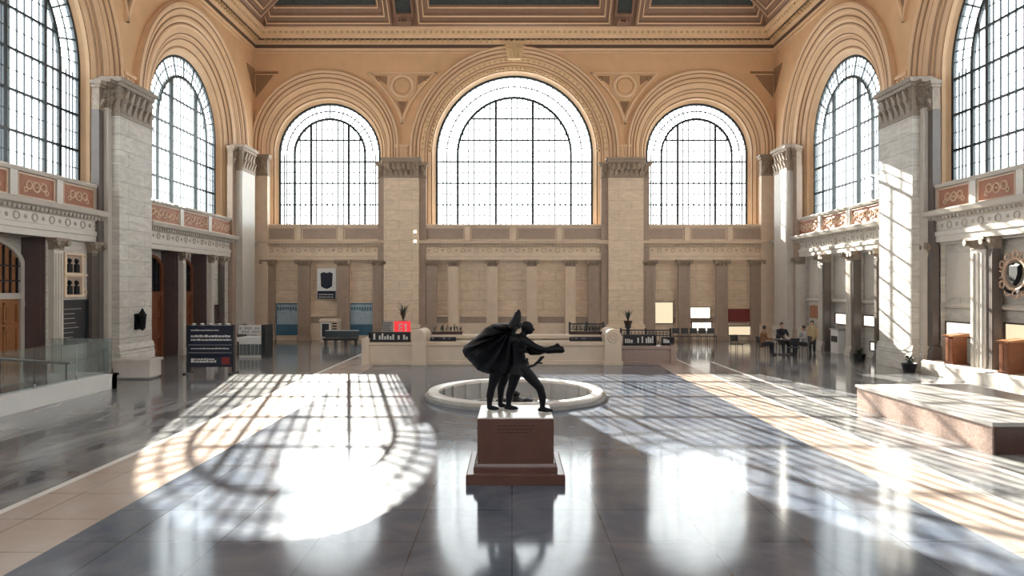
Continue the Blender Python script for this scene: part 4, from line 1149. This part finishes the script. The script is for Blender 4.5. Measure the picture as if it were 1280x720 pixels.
# ============================ LEFT WALL THINGS
u0, u1 = 24.15, 25.75
def lz(y, u): return H+(360-y)*u/F
t = thing('notice_board', 'large dark framed notice board on the pale panel of the left wall', 'notice board', mleft(24.95, 0, 1.0))
m = MB(mleft); m.box(24.05, 25.75, .0, .06, 1.25, 2.75); m.build('board', 'black', t)
m = MB(mleft)
for (a0, a1, b0, b1) in ((24.0, 25.8, 2.75, 2.82), (24.0, 25.8, 1.18, 1.25), (24.0, 24.07, 1.2, 2.8), (25.73, 25.8, 1.2, 2.8)): m.box(a0, a1, 0, .1, b0, b1)
m.build('frame', 'black', t)
m = MB(mleft)
for k in range(7): m.box(24.25, 24.25+random.uniform(.6, 1.2), .055, .066, 1.45+k*.17, 1.48+k*.17)
m.build('printed_line', 'gmarble', t)
t = thing('wall_plaque', 'two-tier carved stone plaque with dark niches above the notice board', 'plaque', mleft(24.95, 0, 3.0))
m = MB(mleft)
for z0_, z1_ in ((3.0, 3.65), (3.8, 4.45)):
    for (a0, a1, b0, b1) in ((24.4, 25.5, z0_-.08, z0_), (24.4, 25.5, z1_, z1_+.08), (24.4, 24.52, z0_, z1_), (25.38, 25.5, z0_, z1_)): m.box(a0, a1, 0, .12, b0, b1)
m.box(24.3, 25.6, 0, .2, 3.7, 3.76)
for s in (-1, 1): m.ring(24.95+s*.68, .05, 3.1, .1, .04, 12, 5); m.ring(24.95+s*.66, .05, 4.4, .08, .03, 12, 5)
m.build('frame', 'stone_plain', t)
pieces([(24.52, 25.38, 0, .04, z0_, z0_+.65) for z0_ in (3.0, 3.8)], 'niche', 'stone_dark', t, mleft)
for z0_ in (3.02, 3.82):
    for u in (24.75, 25.15):
        m = MB(mleft); m.box(u-.12, u+.12, .04, .1, z0_, z0_+.3); m.disc(u, .04, .12, z0_+.42, .1, 12, .06); m.box(u-.05, u+.05, .04, .08, z0_+.28, z0_+.36); m.build('figure_relief', 'bronze', t)
# bronze lantern on the left pier
u = 28.0; px = .72
t = thing('wall_lantern', 'dark bronze lantern fixed to the left marble pier', 'lantern', mleft(u, px, 1.6))
m = MB(mleft); m.box(u-.22, u+.22, px, px+.06, 1.55, 2.2); m.build('back_plate', 'bronze', t)
m = MB(mleft); m.loft([[(u+r*math.cos(2*PI*k/8), px+.22+r*math.sin(2*PI*k/8), z) for k in range(8)] for r, z in ((.02, 1.5), (.12, 1.6), (.16, 2.1), (.19, 2.12), (.08, 2.3), (.02, 2.42))]); m.box(u-.03, u+.03, px, px+.1, 1.9, 1.96); m.build('lantern_body', 'bronze', t)
# small dark board right of the far portals
m = MB(mleft); m.box(36.5, 37.35, .0, .06, 1.3, 2.35); tag(m.build('notice_plate', 'dmarble'), 'small dark plate on the pale panel beside the far left doors', 'plate')
# two sun glints on the left back pier, added as small glowing bodies
for y, nm in ((290, 'upper'), (302, 'lower')):
    x = FX(519, D-.5); z = FZ(y, D-.5)
    t = thing('sun_glint', '%s one of two tiny glowing bodies added as sun glints on the pier left of the central window' % nm, 'sun glint', (x, D-.5, z))
    m = MB(); m.lathe(x, D-.56, [(.03, z-.1), (.10, z-.06), (.11, z+.08), (.04, z+.12)], 12); m.build('glint_body', 'lit', t); m = MB(); m.box(x-.03, x+.03, D-.5, D-.475, z-.16, z+.16); m.build('bracket', 'bronze', t)

# ---- dark directory board, stall and small items on the left
d = FD(467); a, b = FX(233.5, d), FX(292, d); z1 = FZ(407, d)
t = thing('directory_board', 'free-standing navy directory board with rows of white lettering', 'directory board', ((a+b)/2, d+.2, 0))
m = MB(); m.box(a+.02, b-.02, d, d+.14, .25, z1); m.build('board', 'navy', t)
rows = [(1.62, .05, .55), (1.38, .09, .8), (1.25, .07, .8), (.93, .045, .75), (.42, .09, .5), (.52, .06, .45)]
for z, h, fr_ in rows:
    m = MB(); x = a+.16; e_ = a+(b-a)*(.12+fr_)
    while x < e_: wd = random.uniform(.03, .12); m.box(x, x+wd, d-.008, d+.002, z, z+h*random.uniform(.7, 1)); x += wd+.025
    m.build('lettering', 'offwhite', t, smooth=False)
pieces([(a+.06, b-.06, d-.01, d+.003, 1.08, 1.10), (a+.06, b-.06, d-.01, d+.003, .78, .80)], 'ruled_line', 'gmarble', t)
pieces([(b-.45, b-.15, d-.01, d+.003, .35, .62)], 'printed_block', 'dkred', t)
for x in (a, b-.06):
    m = MB(); m.box(x, x+.06, d-.02, d+.18, 0, z1+.03); m.box(x-.02, x+.08, d-.3, d+.45, 0, .05); m.build('leg', 'black', t)
for k in range(5): MB().lathe(a+.25+k*.32, d+.07, [(.07, z1), (.09, z1+.06), (.02, z1+.09)], 10).build('finial', 'steel', t)
d = FD(447); a, b = FX(296, d), FX(330, d); z1 = FZ(406, d)
t = thing('newspaper_stall', 'white newspaper stall with patterned panels behind the directory board', 'stall', ((a+b)/2, d+.5, 0))
m = MB(); m.box(a, b, d+.05, d+.95, 0, .75); m.box(a, b, d, d+1.0, .75, .95); m.build('counter', 'white', t)
pieces([(b-.12, b+.06, d-.02, d+1.0, 0, z1), (a, a+.08, d+.05, d+1.0, 0, z1)], 'side_panel', 'black', t)
m = MB(); m.box(a+.05, b-.1, d+.02, d+.1, 1.1, z1-.02); m.build('header_panel', 'offwhite', t)
m = MB()
for k in range(8):
    for r_ in range(2):
        if random.random() < .75: m.box(a+.12+k*.12, a+.2+k*.12, d+.01, d+.03, 1.15+r_*.17, 1.25+r_*.17)
m.build('printed_pattern', 'gmarble', t)
pieces([(a+.12+k*.18, a+.26+k*.18, d+.0, d+.04, .12, .62) for k in range(6)], 'magazine', 'iron_l', t)
d = 26.8; a = FX(296, d)
# dark queue bench with silver arm rests
d = 37.6; a, b = FX(405, d), FX(447, d)
t = thing('waiting_bench', 'dark waiting bench with a silver back rail left of the enclosure', 'bench', ((a+b)/2, d, 0))
m = MB(); m.box(a, b, d-.25, d+.25, .38, .48); m.build('seat', 'black', t)
m = MB(); m.loft([[(a, d+.22, .5), (a, d+.28, .5), (a, d+.32, .86), (a, d+.27, .86)], [(b, d+.22, .5), (b, d+.28, .5), (b, d+.32, .86), (b, d+.27, .86)]]); m.build('backrest', 'iron', t)
m = MB(); m.tube([(a, d+.3, .88), ((a+b)/2, d+.3, .88), (b, d+.3, .88)], .03); m.build('back_rail', 'steel', t)
for k in range(4):
    x = a+.1+(b-a-.2)*k/3; m = MB(); m.box(x-.03, x+.03, d-.22, d+.22, 0, .38); m.build('leg', 'black', t)
# low white block bench left
d = 24.3; a, b = FX(141, d), FX(187, d)
t = thing('marble_block', 'white marble block seat at the foot of the left pier', 'block seat', ((a+b)/2, d+.4, 0))
m = MB(); m.box(a, b, d, d+.8, .06, .62); m.build('block', 'wmarble', t); m = MB(); m.box(a-.05, b+.05, d-.05, d+.85, .62, .72); m.build('slab', 'wmarble', t); m = MB(); m.box(a+.06, b-.06, d+.06, d+.74, 0, .06); m.build('plinth', 'gmarble', t)

# ---- stairwell kerb with glass balustrade on the left
gx = -12.9; ya, yb = 15.0, 22.3
t = thing('glass_balustrade', 'glass balustrade on a white marble kerb round the left stairwell', 'balustrade', (gx, (ya+yb)/2, 0))
m = MB(); m.box(gx-.3, gx, ya, yb, 0, .42); m.box(gx-.36, gx+.06, ya, yb, .42, .50); m.box(-15.0, gx, yb-.3, yb, 0, .42); m.box(-15.0, gx+.06, yb-.36, yb+.06, .42, .5); m.build('kerb', 'white', t)
nn = 4
for k in range(nn):
    y0_ = ya+(yb-ya)*k/nn+.03; y1_ = ya+(yb-ya)*(k+1)/nn-.03
    m = MB(); m.box(gx-.16, gx-.145, y0_, y1_, .5, 1.62); m.build('glass_panel', 'clear', t, smooth=False)
m = MB(); m.box(-14.95, gx-.18, yb-.16, yb-.145, .5, 1.62); m.build('glass_panel', 'clear', t, smooth=False)
for k in range(nn+1):
    y_ = ya+(yb-ya)*k/nn; pieces([(gx-.18, gx-.12, max(y_-.02, ya), min(y_+.02, yb), .5, .62)], 'clamp', 'steel', t)
t = thing('stair_handrail', 'dark iron handrail running down the stairwell at the left edge', 'handrail', (-14.3, 19, 0))
m = MB(); m.tube([(-14.2, 16.0, 1.75), (-14.25, 19.0, 1.28), (-14.3, 22.0, .82)], .045); m.build('rail', 'black', t)
m = MB()
for k in range(7):
    f_ = k/6; y_ = 16.1+5.8*f_; z_ = 1.73-.9*f_; m.tube([(-14.2-.1*f_, y_, 0), (-14.2-.1*f_, y_, z_)], .022, 6)
m.build('baluster', 'black', t)

# ---- long granite bench on the right
a, b = 9.35, 12.4; y0_, y1_ = FD(569), 18.5
t = thing('granite_platform', 'long low speckled granite platform with a polished grey top on the right', 'platform', ((a+b)/2, (y0_+y1_)/2, 0))
m = MB(); m.box(a, b, y0_+.02, y1_, 0, .56); m.build('front_panel', 'granite', t)
m = MB(); m.box(a-.04, b+.04, y0_-.04, y1_+.04, .56, .64); m.build('top_slab', 'gmarble', t)
m = MB(); m.box(a+.04, b-.04, y0_-.02, y0_+.05, .02, .56); m.build('end_panel', 'dmarble', t)
m = MB(); m.box(8.7, 8.84, 3, 30, -.05, .008); struct(m.build('trim_10', 'wmarble'))

# ============================ CHAIRS, TABLE, PEOPLE
def chair(x, y, rz, label, grp=None):
    t = thing('cafe_chair', label, 'chair', (x, y, 0), grp); c, s = math.cos(rz), math.sin(rz)
    def mp(u, p, z): return (x+u*c-p*s, y+u*s+p*c, z)
    m = MB(mp); m.box(-.22, .22, -.22, .22, .43, .47); m.build('seat', 'black', t)
    m = MB(mp); m.run(-.21, .21, [(.19, .58), (.22, .58), (.27, .9), (.24, .9)]); m.build('backrest', 'black', t)
    for a in (-1, 1):
        m = MB(mp); m.tube([(a*.2, -.2, 0), (a*.19, -.19, .43)], .015, 6); m.build('leg', 'black', t)
        m = MB(mp); m.tube([(a*.21, .24, 0), (a*.2, .2, .45), (a*.2, .25, .88)], .015, 6); m.build('leg', 'black', t)
    return t
def person_seated(x, y, rz, label, top, hairm='hair', sc=1.0, lean=0.0):
    c, s = math.cos(rz), math.sin(rz)     # faces -p (towards local -y)
    def mp(u, p, z): return (x+(u*c-p*s)*sc, y+(u*s+p*c)*sc, z*sc)
    def P(u, p, z): return Vector(mp(u, p, z))
    t = thing('person', label, 'person', (x, y, 0))
    m = MB()
    chain(m, [P(0, .05, .53), P(0, .06-lean*.3, .78), P(0, .06-lean, 1.0)], [.135, .12, .14]); capsule(m, P(-.15, .06-lean, 1.05), P(.15, .06-lean, 1.05), .065, .065)
    hy = .03-lean*1.15
    chain(m, [P(0, .05-lean, 1.08), P(0, hy, 1.2)], [.055, .05])
    m.ball(P(0, hy-.01, 1.3), .095, 12, 8, (.82, .95, 1.2)); capsule(m, P(0, hy-.1, 1.3), P(0, hy-.115, 1.275), .012, .017, 6); m.ball(P(0, hy-.04, 1.235), .05, 8, 6)
    for a in (-1, 1):
        m.ball(P(a*.082, hy, 1.29), .02, 6, 4)
        chain(m, [P(a*.10, .03, .53), P(a*.13, -.40, .55), P(a*.13, -.42, .1)], [.09, .065, .045])
        chain(m, [P(a*.13, -.40, .06), P(a*.14, -.55, .04)], [.042, .035])
        w = P(a*.08, -.42, .80); chain(m, [P(a*.19, .05-lean, 1.04), P(a*.24, -.1, .80), w], [.055, .045, .033])
        hand(m, w, P(a*.04, -.6, .80)-w, P(0, -.42, .83)-w, 1.0, .5)
    fused(m, 'body', 'skin', t, voxel=.018, it=3)
    m = MB()
    chain(m, [P(0, .05, .50), P(0, .06-lean*.3, .78), P(0, .06-lean, 1.0)], [.155, .14, .16]); capsule(m, P(-.155, .06-lean, 1.04), P(.155, .06-lean, 1.04), .078, .078)
    for a in (-1, 1): chain(m, [P(a*.19, .05-lean, 1.04), P(a*.24, -.1, .80), P(a*.10, -.37, .80)], [.072, .06, .045])
    fused(m, 'jacket', top, t, voxel=.02, it=3)
    m = MB()
    for a in (-1, 1): chain(m, [P(a*.10, .04, .52), P(a*.13, -.40, .55), P(a*.13, -.42, .12)], [.11, .08, .06]); chain(m, [P(a*.13, -.40, .055), P(a*.14, -.56, .045)], [.05, .042])
    fused(m, 'trousers', 'trouser', t, voxel=.02, it=3)
    m = MB(); m.ball(P(0, hy+.015, 1.335), .105, 12, 8, (.9, 1, 1.02)); m.build('hair', hairm, t)
    return t
def person_standing(x, y, rz, label, top, sc=1.0):
    c, s = math.cos(rz), math.sin(rz)
    def P(u, p, z): return Vector((x+(u*c-p*s)*sc, y+(u*s+p*c)*sc, z*sc))
    t = thing('person', label, 'person', (x, y, 0)); m = MB()
    chain(m, [P(0, 0, .92), P(0, 0, 1.15), P(0, 0, 1.36)], [.135, .12, .14]); capsule(m, P(-.15, 0, 1.42), P(.15, 0, 1.42), .06, .06)
    chain(m, [P(0, 0, 1.45), P(0, -.02, 1.56)], [.055, .05]); m.ball(P(0, -.03, 1.66), .095, 12, 8, (.82, .95, 1.2)); capsule(m, P(0, -.12, 1.66), P(0, -.135, 1.635), .012, .017, 6); m.ball(P(0, -.06, 1.6), .05, 8, 6)
    for a in (-1, 1):
        m.ball(P(a*.082, -.02, 1.65), .02, 6, 4)
        chain(m, [P(a*.09, 0, .92), P(a*.10, -.02*a, .50), P(a*.11, .03, .09)], [.095, .065, .042]); chain(m, [P(a*.11, .0, .05), P(a*.12, -.14, .035)], [.04, .032])
        w = P(a*.24, -.06, .86); chain(m, [P(a*.19, 0, 1.41), P(a*.25, .02, 1.12), w], [.055, .044, .032]); hand(m, w, (0, 0, -1), P(a*.2, -.2, .86)-w, 1, .4)
    fused(m, 'body', 'skin', t, voxel=.018, it=3)
    m = MB(); chain(m, [P(0, .01, .80), P(0, 0, 1.15), P(0, 0, 1.36)], [.18, .145, .155]); capsule(m, P(-.155, 0, 1.415), P(.155, 0, 1.415), .072, .072)
    for a in (-1, 1): chain(m, [P(a*.19, 0, 1.41), P(a*.25, .02, 1.12), P(a*.242, -.05, .90)], [.072, .06, .045])
    fused(m, 'coat', top, t, voxel=.02, it=3)
    m = MB()
    for a in (-1, 1): chain(m, [P(a*.09, 0, .86), P(a*.10, -.02*a, .50), P(a*.11, .03, .10)], [.11, .08, .06]); chain(m, [P(a*.11, .02, .05), P(a*.12, -.15, .04)], [.048, .04])
    fused(m, 'trousers', 'trouser', t, voxel=.02, it=3)
    m = MB(); m.ball(P(0, -.005, 1.70), .105, 12, 8, (.9, 1, 1.0)); m.build('hair', 'hair', t)
    return t
TD = 33.2; tx = FX(980, TD)
t = thing('cafe_table', 'small dark cafe table among the seated people on the right', 'table', (tx, TD, 0))
m = MB(); m.lathe(tx, TD, [(.62, .72), (.64, .74), (.62, .76)], 32); m.build('tabletop', 'black', t)
m = MB(); m.lathe(tx, TD, [(.3, 0), (.3, .03), (.05, .07), (.04, .72)], 20); m.build('pedestal', 'black', t)
m = MB(); 
for (du, dv, nm) in ((-.2, -.15, 'left'), (.22, .05, 'right')):
    t = thing('white_cup', 'tiny white cup on the cafe table, the %s one' % nm, 'cup', (tx+du, TD+dv, .76))
    m = MB(); m.lathe(tx+du, TD+dv, [(.03, .76), (.045, .84), (.04, .84), (.026, .77)], 12); m.build('bowl', 'white', t)
    m = MB(); m.ring(tx+du+.055, TD+dv, .80, .018, .006, 8, 4); m.build('handle', 'white', t)
seats = [(-1.05, 0, -PI/2, 'black cafe chair on the left of the dark cafe table'), (1.05, .1, PI/2, 'black cafe chair on the right of the dark cafe table'), (.3, 1.0, 0, 'black cafe chair behind the dark cafe table'), (0, -1.05, PI, 'empty black cafe chair with its back to the camera')]
for du, dv, rz, lb_ in seats:
    chair(tx+du, TD+dv, -rz if abs(rz) < 3 else rz, lb_)
person_seated(tx-1.0, TD, PI/2, 'person in a brown jacket seated left of the cafe table', 'coat_brown', lean=.08)
person_seated(tx+1.0, TD+.1, -PI/2, 'person in a grey top seated right of the cafe table', 'coat_grey', lean=.05)
person_seated(tx+.3, TD+.97, 0, 'person in a black coat seated behind the cafe table', 'coat_black', sc=1.08)
person_standing(tx+1.9, TD+1.2, -.5, 'person in a tan jumper standing at the right of the cafe table', 'coat_tan', .9)
# more chairs at left of the group
chair(tx-2.0, TD+.9, .3, 'black chair standing apart, left of the cafe table group')
# row of dark chairs in front of the stacked lit panels
for i, x in enumerate((846, 857, 868, 879, 890)):
    d = 39.8
    chair(FX(x, d), d, 0, ['black chair at the left end of the row under the stacked lit panels', 'second black chair from the left in the row under the lit panels', 'middle black chair of the row under the stacked lit panels', 'fourth black chair from the left in the row under the lit panels', 'black chair at the right end of the row under the stacked lit panels'][i], 'waiting chairs along the back wall')
# ============================ light, sky, camera
w = bpy.data.worlds.new('sky'); SC.world = w; w.use_nodes = True
bg = w.node_tree.nodes['Background']; bg.inputs[0].default_value = (.97, .99, 1, 1); bg.inputs[1].default_value = 4.4
sd = bpy.data.lights.new('sun', 'SUN'); sd.energy = 30; sd.angle = math.radians(.3); sd.color = (1, .90, .77)
so = bpy.data.objects.new('sun', sd); COL.objects.link(so)
so.rotation_euler = Vector((.56, -2.34, -1)).to_track_quat('-Z', 'Y').to_euler(); so.location = (0, 60, 40)
cd = bpy.data.cameras.new('camera'); cd.sensor_width = 36; cd.lens = 24; cd.clip_end = 500
co = bpy.data.objects.new('camera', cd); COL.objects.link(co); co.location = (0, 0, H); co.rotation_euler = (PI/2, 0, 0)
SC.camera = co
SC.view_settings.view_transform = 'Standard'; SC.view_settings.look = 'None'; SC.view_settings.gamma = 1
SC.view_settings.use_curve_mapping = False; SC.view_settings.exposure = 0.86
SC.cycles.use_denoising = True
SC.cycles.max_bounces = 10; SC.cycles.diffuse_bounces = 6; SC.cycles.glossy_bounces = 4; SC.cycles.transparent_max_bounces = 12
SC.cycles.sample_clamp_indirect = 8
